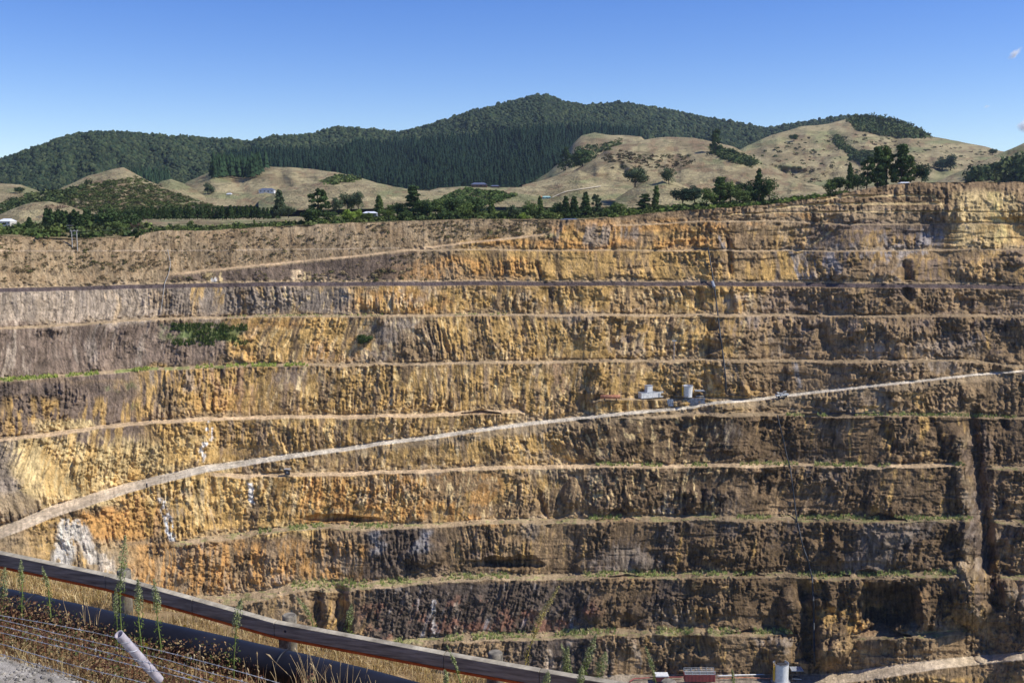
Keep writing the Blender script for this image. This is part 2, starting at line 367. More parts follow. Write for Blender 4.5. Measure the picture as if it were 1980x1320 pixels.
# rubble mounds on the benches
MOUNDS = [(1195,982,1006,34,'b'),(1212,1110,1114,26,'d'),(1702,992,1004,40,'r'),(1450,1101,1112,22,'b'),(1700,1204,1228,48,'r'),(1610,1105,1112,26,'b'),(930,793,798,30,'s'),(1450,1216,1222,26,'s')]
moundm = np.zeros_like(X)
for mx_, mt, mb, mw, kk in MOUNDS:
    u = (X-mx_)/(mw); hgt = (mb-mt)*np.exp(-u*u*2.2)*(0.75+0.5*fbm(X/9, X*0+mx_, 2))
    m = ss(-1.2, 1.2, Y-(mb-hgt))*ss(mb+4, mb-1, Y)*(np.abs(u) < 1.3)
    Dm = np.interp(mx_, xs, Dw[np.argmin(np.abs(Y[:, 600]-(mb+2)))])
    Dw = Dw*(1-m)+m*(Dm+(mb-Y)*0.42+.6+(fbm(X/4, Y/4, 1, 3)-.5)*2.0)
    moundm = np.maximum(moundm, m*(0.6 if kk == 's' else 1))
def wallD(x, y):
    j = int(np.clip(np.searchsorted(xs, x), 0, NXW-1)); return float(np.interp(y, Y[:, j], Dw[:, j]))

# ---------------- rock colours (mostly the rock's own; sun and shade painted in at the gully)
C_OCH = lin(205, 165, 100); C_GOLD = lin(230, 200, 142); C_ORG = lin(204, 153, 91); C_BRN = lin(154, 128, 95); C_DBRN = lin(124, 102, 76)
C_CHAR = lin(92, 81, 72); C_BLUE = lin(146, 140, 136); C_GREY = lin(158, 142, 124); C_PGREY = lin(190, 170, 146); C_PUR = lin(136, 117, 101)
C_TAN = lin(176, 152, 118); C_SAND = lin(212, 182, 142); C_WHITE = lin(240, 232, 222); C_ROAD = lin(222, 208, 184); C_RUST = lin(146, 100, 78)
C_GRN = lin(92, 108, 58); C_LGRN = lin(140, 146, 84); C_BUND = lin(92, 80, 76)
wx = X+(fbm(X/50, Y/40, 2, 4)-.5)*70+(fbm(X/9, Y/14, 5, 3)-.5)*16
wy = Y+(fbm(X/50, Y/40, 6, 4)-.5)*26
streak = fbm(px_/11, Y/75, 4, 4); blot = fbm(X/45, Y/28, 1, 5); fine = fbm(px_/4.5, Y/16, 6, 3); blot2 = fbm(X/95, Y/60, 7, 4)
A = np.zeros((NYW, NXW, 3)); 
def mix(m, c):
    global A
    m = np.clip(m, 0, 1)[..., None]; A = A*(1-m)+np.asarray(c)*m
A[:] = C_BRN
def zone(x0, y0, x1, y1, c, cover=1.0, amt=1.0, n=None, sx=30, sy=8):
    S = sl(x0-sx-48, x1+sx+48, y0-sy-18, y1+sy+18); wx_ = wx[S]; wy_ = wy[S]
    m = ss(x0-sx, x0+sx, wx_)*ss(x1+sx, x1-sx, wx_)*ss(y0-sy, y0+sy, wy_)*ss(y1+sy, y1-sy, wy_)
    if cover < 1:
        q = (streak if n is None else n)[S]*.72+fine[S]*.28
        m = m*ss(0.68-0.40*cover, 0.80-0.40*cover, q)
    m = np.clip(m*amt*.9, 0, 1)[..., None]; A[S] = A[S]*(1-m)+np.asarray(c)*m
zone(-500,430,900,560,C_TAN,1,1); zone(-500,430,900,560,C_BRN,.45,.6,blot); 

zone(900,440,2400,545,C_OCH,.75,1,blot2); zone(730,495,1000,545,C_ORG,.6,1,blot2); zone(900,440,2400,545,C_BRN,.5,.8,streak)
zone(940,462,1400,482,C_ORG,.8,.9,blot); zone(1060,430,1400,450,C_ORG,.75,1,blot); zone(1060,436,1250,470,C_GREY,.5,.9)
zone(1390,395,1990,485,C_TAN,.55,.7,blot2); zone(1560,430,2400,545,C_PUR,.6,.9,blot2); zone(1600,430,2000,545,C_BLUE,.3,.8,blot); zone(1500,485,1640,542,C_BLUE,.5,.85,streak)
zone(1380,415,1640,430,C_ORG,.5,.9,blot); zone(1640,352,2400,385,C_BRN,1,.7); zone(1640,384,1800,388,C_DBRN,1,.8,sy=2);zone(1640,397,1810,402,C_DBRN,1,.8,sy=2)
zone(1850,370,1960,480,C_GOLD,1,.85,sx=14,sy=10); zone(1870,400,2100,540,C_OCH,.5,.7,blot)
zone(-500,425,1040,462,C_TAN,1,.9,sy=4); zone(-500,425,1040,462,C_BRN,.5,.8,blot,sy=4); zone(850,440,960,462,C_DBRN,.4,.7,blot,sy=3); zone(850,435,1060,460,C_LGRN,.25,.7,blot,sy=3)
zone(-500,430,900,550,C_BRN,.38,.75,fine); zone(-500,480,330,540,C_BRN,.4,.4,blot2)
pathy = np.interp(X, LINES[1][0][:, 0], LINES[1][0][:, 1]); mix(ss(1, 5, Y-pathy-3)*ss(546, 541, Y)*ss(305, 340, X)*ss(860, 740, X+(fbm(X/30, Y/20, 3)-.5)*90)*.92, lin(118, 101, 86))
zone(-500,555,300,632,C_PGREY,1,1); zone(-500,560,240,625,C_GREY,.45,.9); zone(190,560,320,625,C_SAND,.35,.8)
zone(300,555,700,610,C_GREY,1,1); zone(340,555,760,610,C_OCH,.36,.9); zone(300,555,500,590,C_BRN,.5,.7,blot)
zone(700,550,1480,606,C_OCH,.85,1); zone(680,560,900,606,C_ORG,.45,.8,blot); zone(880,550,1500,606,C_BRN,.45,.8,blot); zone(700,552,900,600,C_GREY,.4,.7,blot2)
zone(1480,555,2400,606,C_BRN,1,1); zone(1480,555,2400,606,C_PUR,.5,.8,blot2); zone(1480,555,2000,606,C_OCH,.25,.7,streak)
zone(-500,628,450,735,C_PUR,1,1); zone(-500,628,60,735,C_PGREY,.45,.8); zone(100,628,350,700,C_GREY,.4,.8)
zone(440,612,720,700,C_OCH,.9,1); zone(470,620,690,700,C_ORG,.55,.8,blot); zone(680,612,850,700,C_GREY,.5,.9,blot2)
zone(840,612,1430,695,C_OCH,.85,1); zone(840,612,1450,695,C_BRN,.45,.9,blot)
zone(1420,612,2400,705,C_BRN,1,1); zone(1420,612,2400,700,C_PUR,.4,.7,blot); zone(1440,612,2000,700,C_OCH,.2,.8,streak); zone(1850,612,2000,690,C_CHAR,.35,.9,blot)
zone(-500,738,300,860,C_PUR,1,1); zone(-500,738,240,800,C_CHAR,.4,.7); zone(0,770,330,850,C_OCH,.5,.9); zone(80,812,180,838,C_GOLD,.9,1,blot,sx=20,sy=4)
zone(260,708,1020,800,C_OCH,.85,1); zone(260,708,560,760,C_GREY,.4,.9); zone(380,715,640,800,C_ORG,.35,.8); zone(500,705,1000,800,C_BRN,.5,.9)
zone(1000,700,1450,800,C_OCH,.85,1); zone(1000,700,1520,800,C_BRN,.45,.8,blot); zone(1420,700,2000,760,C_BRN,.8,1); zone(1480,700,1560,755,C_GREY,.35,.8); zone(1700,704,1900,720,C_GREY,.4,.6,blot)
zone(-500,850,50,1000,C_GREY,1,1); zone(30,845,480,980,C_GOLD,.92,1,blot2,sx=20); zone(60,850,470,960,C_OCH,.5,.75,streak); zone(-500,960,80,1010,C_TAN,.8,1,blot)
zone(300,815,480,900,C_OCH,.8,1,blot); zone(420,806,1040,880,C_OCH,.85,1); zone(420,806,1040,880,C_BRN,.52,.85)
zone(430,880,1190,910,C_OCH,.6,1); zone(430,870,1190,910,C_BRN,.5,.8,blot)
zone(600,840,1250,900,C_OCH,.5,1,blot2); zone(600,830,1250,900,C_BRN,.5,.9)
zone(1130,800,2400,900,C_DBRN,1,1); zone(1130,800,1500,900,C_OCH,.3,.9); zone(1200,815,1300,900,C_BRN,.5,.7,blot); zone(1500,740,2400,800,C_BRN,1,.9); zone(1560,755,1800,795,C_OCH,.35,.8,blot)
zone(1160,805,1420,900,C_CHAR,.4,.8,blot2); zone(1500,800,1880,900,C_BRN,.4,.8,blot); zone(1500,800,1880,900,C_OCH,.22,.9)
zone(-500,1040,300,1250,C_TAN,1,1); zone(60,1000,320,1110,C_OCH,.6,.9,blot); zone(160,985,290,1050,C_ORG,.9,1,blot,sx=14); zone(-500,1020,140,1110,C_BRN,.3,.6,blot); zone(190,1040,330,1130,C_TAN,1,.8,sx=14)
zone(240,915,620,1040,C_OCH,.85,1); zone(320,925,580,1035,C_GOLD,.4,.8); zone(260,960,340,1050,C_GREY,.35,.8); zone(230,960,300,1045,C_ORG,.45,.8)
zone(540,918,980,1010,C_ORG,.85,1,blot2); zone(540,918,1150,1010,C_OCH,.55,.9); zone(600,918,1150,1010,C_BRN,.45,.9,blot)
zone(980,905,1200,1000,C_BRN,.65,1,blot); zone(1150,905,2400,1000,C_DBRN,1,1); zone(1150,905,1450,1000,C_CHAR,.55,.9,blot2); zone(1180,905,2400,1000,C_BRN,.42,.9); zone(1180,905,2400,995,C_OCH,.16,.8); zone(1270,950,1360,1000,C_BLUE,.35,.7,blot)
zone(260,1050,720,1150,C_ORG,.8,1); zone(330,1050,720,1150,C_GREY,.32,.8); zone(400,1050,720,1130,C_BRN,.5,.9); zone(300,1050,370,1150,C_TAN,.5,.9)
zone(700,1020,860,1118,C_CHAR,1,.95,sx=12); zone(712,1022,735,1065,C_BLUE,1,.9,sx=6); zone(800,1020,830,1065,C_BLUE,.9,.9,sx=6); zone(840,1015,2400,1108,C_DBRN,1,1); zone(850,1015,1180,1105,C_BRN,.5,.9); zone(850,1015,2000,1105,C_OCH,.22,.8); zone(1130,1010,2000,1105,C_CHAR,.42,.8,blot2); zone(850,1060,1180,1108,C_PUR,.35,.8,blot)
zone(540,1130,700,1250,C_BRN,1,1); zone(540,1130,700,1250,C_OCH,.4,.8); zone(690,1125,1160,1240,C_CHAR,1,1); zone(690,1150,1160,1240,C_RUST,.4,.65,blot); zone(700,1130,1160,1240,C_BLUE,.2,.8); zone(1150,1115,2400,1225,C_DBRN,1,1); zone(1140,1115,1560,1225,C_OCH,.33,.8,blot2); zone(1240,1120,1320,1215,C_CHAR,.7,.9,blot); zone(1560,1115,1700,1300,C_OCH,.5,.85,blot); zone(1640,1130,1800,1220,C_ORG,.35,.7,blot)
zone(820,1235,1150,1330,C_CHAR,.8,1,blot2); zone(820,1240,1300,1330,C_BRN,.4,.8); zone(1050,1240,1330,1310,C_GREY,.28,.9); zone(1180,1228,1540,1304,C_DBRN,.7,1); zone(1220,1228,1540,1304,C_OCH,.25,.8); zone(1460,1225,1540,1300,C_GREY,.6,.9,blot)
zone(1580,1228,2400,1300,C_BRN,.7,.8,blot); zone(1560,1310,2400,1440,C_OCH,.5,.8,blot)
zone(1850,800,1876,1070,C_TAN,.6,.7,blot,sx=8); zone(1840,1080,1905,1225,C_OCH,.8,.8,blot,sx=10); zone(1840,1080,1905,1225,C_TAN,.6,.9,blot,sx=10); zone(1876,820,1906,1190,C_PUR,.6,.7,sx=6); zone(1905,900,2400,1230,C_BRN,.6,.8,blot)  # sunlit gully lip and buttress painted paler, the shaded inside darker
# seams of pale clay, wash-outs
def patch(x0, y0, x1, y1, hw, c, amt=1.0, nz=.45):
    S = sl(min(x0, x1)-hw*2-8, max(x0, x1)+hw*2+8, y0-4, y1+4); _patch(X[S], Y[S], S, x0, y0, x1, y1, hw, c, amt, nz)
def _patch(X, Y, S, x0, y0, x1, y1, hw, c, amt, nz):
    tt = np.clip((Y-y0)/max(1, (y1-y0)), 0, 1); cx_ = x0+(x1-x0)*tt+(fbm(Y/9, X*0+x0, 3, 3)-.5)*8
    m = ss(hw*1.25, hw*.6, np.abs(X-cx_))*ss(y0-3, y0+2, Y)*ss(y1+3, y1-2, Y)*ss(nz-.15, nz+.1, fbm(X/6, Y/12, 1, 3)); m = np.clip(m*amt, 0, 1)[..., None]; A[S] = A[S]*(1-m)+np.asarray(c)*m
for a in [(574,522,574,542,11,C_SAND*1.15,1,.3),(590,526,590,542,4,C_GOLD,1,.3),(407,528,410,544,10,C_GOLD),(412,537,412,545,6,C_WHITE),(428,527,428,543,3,C_GOLD),(598,526,598,542,3,C_GOLD),
          (405,812,400,832,4,C_WHITE),(410,826,408,852,4,C_WHITE),(396,855,388,893,7,C_WHITE),(483,934,488,975,5,C_WHITE),(312,962,334,1045,9,C_WHITE),(136,1003,118,1095,22,lin(226,216,200),.85,.38),(150,1008,184,1090,15,lin(222,210,192),.85,.38),(196,1070,214,1118,18,lin(206,190,168),.8,.4),
          (1568,520,1572,544,12,C_PGREY,.8),(1545,490,1560,540,14,C_BLUE,.6),(1700,440,1712,482,10,C_BLUE,.7),(1740,436,1748,480,9,C_CHAR,.6),(1810,440,1818,484,10,C_BLUE,.5),
          (1070,700,1098,760,14,lin(196,158,120),.7),(1040,702,1060,790,5,C_GOLD,.6),(1440,615,1424,690,4,C_GOLD,.8),(1452,555,1448,605,4,C_GOLD,.8),(1390,455,1398,482,7,C_BLUE,.8),
          (1240,595,1210,600,6,C_PGREY,.5),(1535,700,1545,752,6,C_BLUE,.8),(838,1160,838,1240,4,C_WHITE,.6),(790,1150,792,1180,5,C_PGREY,.6),(880,1165,884,1240,4,C_PGREY,.6),(1060,1255,1066,1300,8,C_PGREY,.6),(1230,1240,1236,1290,7,C_PGREY,.6),
          (1618,440,1560,480,3,C_GOLD,.8),(1586,370,1592,440,3,C_GOLD,.5),(1800,376,1835,412,5,C_GOLD,.9),(1848,378,1862,410,5,C_GOLD,.8),(1880,372,1884,430,12,C_GOLD,.8),(1920,372,1938,470,14,lin(222,196,130),.8),(1845,412,1900,478,6,C_SAND,.6)]:
    patch(*a)
seep = ss(.60, .74, fbm(px_/5, YB/130, 6, 3)); A = A*(1-.34*seep*face)[..., None]
joint = ss(.10, .02, crk)*.30+ss(.09, .02, crk2)*.30; A = A*(1-joint*face)[..., None]
zone(300,560,2000,1240,C_GREY,.20,.55,blot2); zone(400,560,1500,1000,C_PUR,.22,.6,streak); zone(500,560,1400,1000,C_GOLD,.16,.6,fine)
# dry scree colour where rubble lies, then benches
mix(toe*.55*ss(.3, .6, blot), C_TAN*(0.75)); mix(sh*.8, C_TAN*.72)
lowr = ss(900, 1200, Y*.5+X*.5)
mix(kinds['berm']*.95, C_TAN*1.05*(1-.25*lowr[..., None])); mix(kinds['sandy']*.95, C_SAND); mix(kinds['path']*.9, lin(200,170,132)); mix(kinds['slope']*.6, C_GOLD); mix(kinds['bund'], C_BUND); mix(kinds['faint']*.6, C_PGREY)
mix(moundm*.8, lin(160,130,98))
roadc = C_ROAD*(0.95+0.25*(fbm(X/40, (Y-ry)/2.5, 2, 3)-.5))[..., None]
ru = (Y-ry)/np.maximum(rth, 1); rut = np.exp(-((ru-.3)/.07)**2)+np.exp(-((ru-.62)/.07)**2)+.7*np.exp(-((ru-.95)/.08)**2); roadc = roadc*(1-.16*rut*ss(.3, .6, fbm(X/70, ru*2, 4, 3)))[..., None]
sandyroad = ss(420, 200, X)
mix(kinds['road'], roadc*(1-.0*sandyroad[..., None])); mix(kinds['road']*sandyroad*.5, C_SAND)
mix(kinds['road']*ss(1100, 1300, Y)*.6, C_SAND)
mix(kinds['road']*ss(1620, 1560, X)*ss(1200, 1290, Y)*.8, lin(140,128,112))
# weedy green on benches
gm = kinds['berm']*(0.9*ss(700, 690, Y*0+X)*ss(.45, .6, vn(X/9, Y*0, 5))*ss(690, 700, Y)*ss(760, 740, Y)*ss(650, 480, X) + .55*ss(.5, .7, fbm(X/14, Y/4, 6, 3))*ss(880, 900, Y))
mix(gm, C_LGRN)
zone(330,632,475,660,C_GRN,.55,.9,blot,sx=18,sy=5); zone(210,735,250,790,C_GRN,.4,.5,blot,sx=8)
A = A*(0.62+0.76*fine[..., None]); A = A*(0.86+0.30*blot[..., None])
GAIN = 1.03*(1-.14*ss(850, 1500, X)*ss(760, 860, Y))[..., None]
V = at(X, Y, Dw)
m_rock = attr_mat('pit_rock', (0.09, 0.45, 1.1), amp=0.34, bump=.85, bdist=1.2, stretch=(1, 1, 0.5))
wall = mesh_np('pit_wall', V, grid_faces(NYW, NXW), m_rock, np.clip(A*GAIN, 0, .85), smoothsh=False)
tag(wall, kind='structure')

# ================================================================== LAND BEHIND THE PIT
TER = []
def register(xs_, Yg, Dg): TER.append((xs_, Yg, Dg))
def hit(x, y, default=900):
    best = None
    for xs_, Yg, Dg in TER:
        if x < xs_[0] or x > xs_[-1]: continue
        f = np.interp(x, xs_, np.arange(len(xs_))); j = int(f); j2 = min(j+1, len(xs_)-1); q = f-j
        yc = Yg[:, j]*(1-q)+Yg[:, j2]*q; dc = Dg[:, j]*(1-q)+Dg[:, j2]*q
        o_ = np.argsort(yc)
        if yc.min() <= y <= yc.max():
            d = float(np.interp(y, yc[o_], dc[o_]))
            if best is None or d < best: best = d
    return best if best is not None else default
C_HAY = lin(172, 157, 118); C_HAYD = lin(132, 117, 88); C_PAST = lin(136, 138, 96); C_FOR = lin(58, 70, 50); C_EARTH = lin(140, 112, 86)
def grass_col(Xg, Yg, s, green=0.25, brown=.3):
    c = np.zeros(Xg.shape+(3,)); c[:] = C_HAY
    def mx(m, cc):
        nonlocal c
        m = np.clip(m, 0, 1)[..., None]; c = c*(1-m)+cc*m
    mx(ss(.42, .68, fbm(Xg/40, Yg/9, s, 4))*.7, C_HAYD)
    mx(ss(.62-green*.4, .85-green*.4, fbm(Xg/80, Yg/16, s+2, 3))*.8, C_PAST)
    mx(ss(.70-brown*.3, .8-brown*.3, fbm(Xg/16, Yg/7, s+4, 4))*.55, C_EARTH)
    mx(ss(.66, .74, fbm(Xg/6, Yg/3, s+1, 3))*.6, lin(92, 92, 62))
    # sheep tracks and terracettes following the contours
    mx(ss(.55, .75, fbm(Xg/55, Yg/1.3, s+3, 2))*.35, C_HAYD*.7)
    return c
m_grass = attr_mat('dry_pasture', (0.02, 0.07, 0.2), amp=0.2, bump=1.0, bdist=5, stretch=(1, 1, 2.2))
def hill(name, crest, Df, Dc, foot, relief=18, s=0, n=(90, None), fcol=None, profile=1.0, step=5.0, back=0.35, green=.25, brown=.3, rs=70):
    crest = np.array(crest, float); foot = np.array(foot, float)
    x0, x1 = crest[0, 0], crest[-1, 0]
    xs_ = np.arange(x0, x1+step, step); nr = n[0]
    v = np.linspace(0, 1, nr)
    Xg = np.broadcast_to(xs_, (nr, len(xs_))).copy()
    yc = np.interp(xs_, crest[:, 0], crest[:, 1]) + (fbm(xs_/30, xs_*0, s, 3)-.5)*(7.0 if rs > 110 else 3.0)
    yf = np.interp(xs_, foot[:, 0], foot[:, 1]); yf = np.maximum(yf, yc+0.5)
    dc = np.interp(xs_, *zip(*Dc)) if hasattr(Dc, '__len__') else np.full(len(xs_), Dc)
    df = np.interp(xs_, *zip(*Df)) if hasattr(Df, '__len__') else np.full(len(xs_), Df)
    Yg = yf+(yc-yf)*(np.sin(v*math.pi/2)**profile)[:, None]
    span = np.clip((yf-yc)/25, 0.08, 1)
    Dg = df+(dc-df)*(v[:, None]*span+ (1-span)*0.75*np.ones_like(v)[:, None]+0*v[:, None])
    rel = (np.abs(fbm(Xg/rs, Yg/(rs*.9), s+1, 4)-.5)*2-.25)*relief*2.2 + (fbm(Xg/18, Yg/26, s+2, 4)-.5)*relief*.6
    env = np.minimum(1, v*4)[:, None]*np.minimum(1, (1-v)*5+.25)[:, None]
    Dg = Dg+rel*env*span
    register(xs_, Yg, Dg)
    vis = (Xg, Yg, Dg)
    # far side, falling away behind the crest
    kb = 10; vb = np.linspace(0, 1, kb+1)[1:]
    last_D = Dg[-1]; last_t = tanv(Yg[-1]); lastz = -last_t*last_D
    Db = last_D+vb[:, None]*(dc-df)*back*1.4+vb[:, None]*60
    zb = lastz-(vb[:, None]**1.4)*(Db-last_D)*0.42-2*vb[:, None]
    Vf = at(Xg, Yg, Dg)
    xb = Vf[-1, :, 0]/last_D*Db
    Vb = np.stack([xb, Db, zb], -1)
    Vall = np.concatenate([Vf, Vb], 0)
    c = fcol(Xg, Yg) if fcol else grass_col(Xg, Yg, s, green, brown)
    call = np.concatenate([c, np.broadcast_to(c[-1], (kb,)+c[-1].shape)], 0)
    o = mesh_np(name, Vall, grid_faces(Vall.shape[0], Vall.shape[1]), m_grass, call, smoothsh=True)
    tag(o, kind='structure'); return vis
def inpoly(px, py, poly):
    p = np.array(poly, float); inside = np.zeros(np.shape(px), bool); n = len(p); j = n-1
    for i in range(n):
        xi, yi = p[i]; xj, yj = p[j]
        c = ((yi > py) != (yj > py)) & (px < (xj-xi)*(py-yi)/((yj-yi) or 1e-9)+xi)
        inside ^= c; j = i
    return inside

# base land: one sheet from the pit rim far out past the ridges
bx = np.arange(-400, 2420, 8.0)
DS = np.array([0, 60, 140, 300, 520, 850, 1300, 1900, 2600, 4000, 8000, 20000], float)
KX = [-400, 0, 300, 600, 900, 1200, 1500, 1700, 2400]
KY = {60: [455,446,442,428,420,408,392,372,362], 140: [445,440,436,424,416,404,388,372,362], 300: [438,430,424,417,408,398,382,370,362], 520: [428,418,410,402,392,384,374,364,360],
      850: [415,405,392,378,370,364,358,356,352], 1300: [400,392,374,362,358,352,345,345,340], 1900: [385,370,360,356,350,345,340,340,335], 2600: [380,365,355,350,345,340,335,335,330], 4000: [395,385,380,378,378,378,375,375,370], 8000: [405]*9, 20000: [415]*9}
rowsY = []; rowsD = []
fineD = np.concatenate([np.linspace(0, 60, 8), np.linspace(60, 520, 70)[1:], np.linspace(520, 2000, 80)[1:], np.linspace(2000, 20000, 24)[1:]])
RD = rim_D(bx); RY = rim_y(bx)
tab = np.stack([RY if d == 0 else np.interp(bx, KX, KY[int(d)]) for d in DS])
Yb = np.stack([np.array([np.interp(d, DS, tab[:, j]) for j in range(len(bx))]) for d in fineD])
Xb = np.broadcast_to(bx, Yb.shape).copy(); Db = RD[None, :]+fineD[:, None]
amp = np.clip(fineD/400, 0, 1)[:, None]
Yb = Yb + (fbm(Xb/90, Db/120, 2, 3)-.5)*9*amp*np.clip((2500-fineD)/600, 0, 1)[:, None]
Yb = np.where(fineD[:, None] < 61, Yb, Yb)
register(bx, Yb[:150], Db[:150])
cb = grass_col(Xb, Db*.12, 3, .35, .2)
nearm = np.clip(1-fineD/90, 0, 1)[:, None, None]
cb = cb*(1-nearm*.8)+lin(140, 122, 86)*nearm*.8
ground = mesh_np('ground', at(Xb, Yb, Db), grid_faces(*Yb.shape), m_grass, cb, smoothsh=True); tag(ground, kind='structure')

def forest_floor(Xg, Yg):
    c = np.zeros(Xg.shape+(3,)); c[:] = C_FOR*.55; return c
RIDGE = [(-260,350),(-120,330),(0,312),(60,290),(130,265),(190,255),(240,257),(330,266),(420,271),(490,275),(530,266),(600,262),(650,247),(700,250),(775,257),(830,243),(900,220),(960,205),(1010,192),(1055,184),(1085,196),(1140,206),(1200,199),(1230,204),(1270,210),(1340,224),(1430,240),(1485,250),(1540,240),(1620,229),(1660,226),(1760,262),(1850,300),(2300,330)]
ridge = hill('forested_ridge', RIDGE, [(-260,1450),(300,1500),(1100,1650),(2300,2100)], [(-260,2100),(300,2300),(1055,3000),(1500,3000),(2300,3200)], [(-260,372),(300,362),(700,362),(1050,352),(1300,320),(1700,330),(2300,345)], relief=150, s=2, n=(110,), fcol=forest_floor, rs=120)
bhill = hill('right_pasture_hill', [(1380,318),(1440,284),(1490,262),(1550,245),(1600,240),(1640,229),(1700,240),(1760,250),(1800,264),(1850,272),(1900,283),(1960,297),(2060,318),(2260,340)], [(1380,1250),(2260,1350)], [(1380,1500),(1650,2000),(2260,2000)], [(1380,368),(1500,378),(1700,372),(2260,372)], relief=52, s=5, n=(120,), green=.12, rs=85)
chill = hill('far_right_hill', [(1780,362),(1830,343),(1870,325),(1920,303),(1980,277),(2060,250),(2160,230),(2300,245)], 950, [(1780,1100),(2300,1500)], [(1780,368),(2300,368)], relief=34, s=6, green=.3)
d0hill = hill('saddle_hill', [(1030,352),(1060,334),(1088,306),(1108,278),(1124,262),(1150,256),(1185,262),(1215,262),(1240,264),(1270,290),(1300,320)], 1250, 1650, [(1030,358),(1070,350),(1300,350)], relief=28, s=1, green=.2)
dhill = hill('centre_pasture_hill', [(1010,358),(1060,345),(1110,330),(1150,305),(1180,285),(1230,272),(1290,265),(1340,267),(1375,274),(1420,285),(1450,300),(1490,322),(1540,345),(1600,366)], [(1010,850),(1600,900)], [(1010,1000),(1300,1450),(1600,1050)], [(1010,392),(1200,398),(1400,396),(1600,388)], relief=40, s=3, n=(120,), green=.1, brown=.6, rs=80)
ehill = hill('small_knob_hill', [(950,372),(1010,362),(1060,352),(1100,338),(1120,329),(1145,340),(1190,352),(1260,366),(1320,378)], 720, [(950,820),(1120,900),(1320,820)], [(950,400),(1320,402)], relief=8, s=4, green=.25, rs=60)
e2 = hill('low_knoll', [(1190,385),(1230,360),(1255,347),(1280,342),(1310,352),(1350,372),(1380,386)], 640, 740, [(1190,404),(1380,402)], relief=5, s=2, green=.25)
oknoll = hill('orchard_knoll', [(770,392),(810,374),(850,364),(890,360.5),(935,361.5),(1000,362),(1050,371),(1100,388),(1130,398)], 860, 1120, [(770,404),(1130,402)], relief=7, s=3, green=.5)
fhill = hill('scrubby_knoll', [(-60,420),(20,396),(110,368),(170,340),(215,328),(238,323),(262,336),(290,352),(330,366),(380,384),(430,402)], [(-60,760),(430,760)], [(-60,900),(235,1080),(430,850)], [(-60,432),(200,424),(430,418)], relief=14, s=7, green=.2, brown=.5)
f2 = hill('left_low_hill', [(-260,372),(-60,356),(0,354),(40,358),(70,368),(110,390)], 980, 1200, [(-260,410),(110,405)], relief=8, s=1, green=.1)
f4 = hill('left_front_hill', [(-40,432),(20,405),(60,392),(95,390),(130,398),(180,412),(230,428)], 700, 780, [(-40,440),(230,438)], relief=5, s=2, green=.05)
f3 = hill('right_shoulder_knoll', [(270,385),(310,352),(330,346),(352,353),(380,368),(410,388)], 900, 1000, [(270,400),(410,402)], relief=7, s=5)
ghill = hill('middle_pasture_hill', [(330,380),(360,352),(410,330),(470,345),(515,323),(560,324),(610,327),(650,333),(700,345),(740,358),(800,372)], [(330,900),(800,950)], [(330,1300),(800,1200)], [(330,400),(800,396)], relief=36, s=0, green=.15)
g2 = hill('green_field_knoll', [(500,388),(560,362),(620,352),(680,350),(730,354),(790,366),(850,372),(900,380)], 800, 940, [(500,408),(900,400)], relief=7, s=6, green=.55)
print('terrain done')

# ================================================================== WOODS (stuff)
def ico():
    t = (1+5**.5)/2
    v = np.array([(-1,t,0),(1,t,0),(-1,-t,0),(1,-t,0),(0,-1,t),(0,1,t),(0,-1,-t),(0,1,-t),(t,0,-1),(t,0,1),(-t,0,-1),(-t,0,1)], float); v /= np.linalg.norm(v[0])
    f = [(0,11,5),(0,5,1),(0,1,7),(0,7,10),(0,10,11),(1,5,9),(5,11,4),(11,10,2),(10,7,6),(7,1,8),(3,9,4),(3,4,2),(3,2,6),(3,6,8),(3,8,9),(4,9,5),(2,4,11),(6,2,10),(8,6,7),(9,8,1)]
    v = list(map(tuple, v)); nf = []; cache = {}
    def mid(a, b):
        k = (min(a, b), max(a, b))
        if k not in cache:
            m = np.array(v[a])+np.array(v[b]); m /= np.linalg.norm(m); v.append(tuple(m)); cache[k] = len(v)-1
        return cache[k]
    for a, b, c in f:
        x, y, z = mid(a, b), mid(b, c), mid(c, a); nf += [(a, x, z), (b, y, x), (c, z, y), (x, y, z)]
    return np.array(v), np.array(nf)
ICOV, ICOF = ico()
def cone_proto(seed, n=7, lv=4):
    r = np.random.RandomState(seed); vs = []; fs = []
    for l in range(lv):
        z0 = 0.12+0.8*l/lv; zt = z0+0.42*(1-l/lv*.4); rad = (1-l/lv)*0.30+.05
        b = len(vs); vs.append((0, 0, min(zt, 1.0)))
        for k in range(n*2):
            a = math.pi*k/n+r.rand()*.25; q = rad*(1.0 if k % 2 == 0 else .55)*(0.8+.4*r.rand())
            vs.append((q*math.cos(a), q*math.sin(a), z0-(.05 if k % 2 == 0 else 0)+r.rand()*.04))
        for k in range(n*2): fs.append((b, b+1+k, b+1+(k+1) % (n*2)))
    return np.array(vs), np.array(fs)
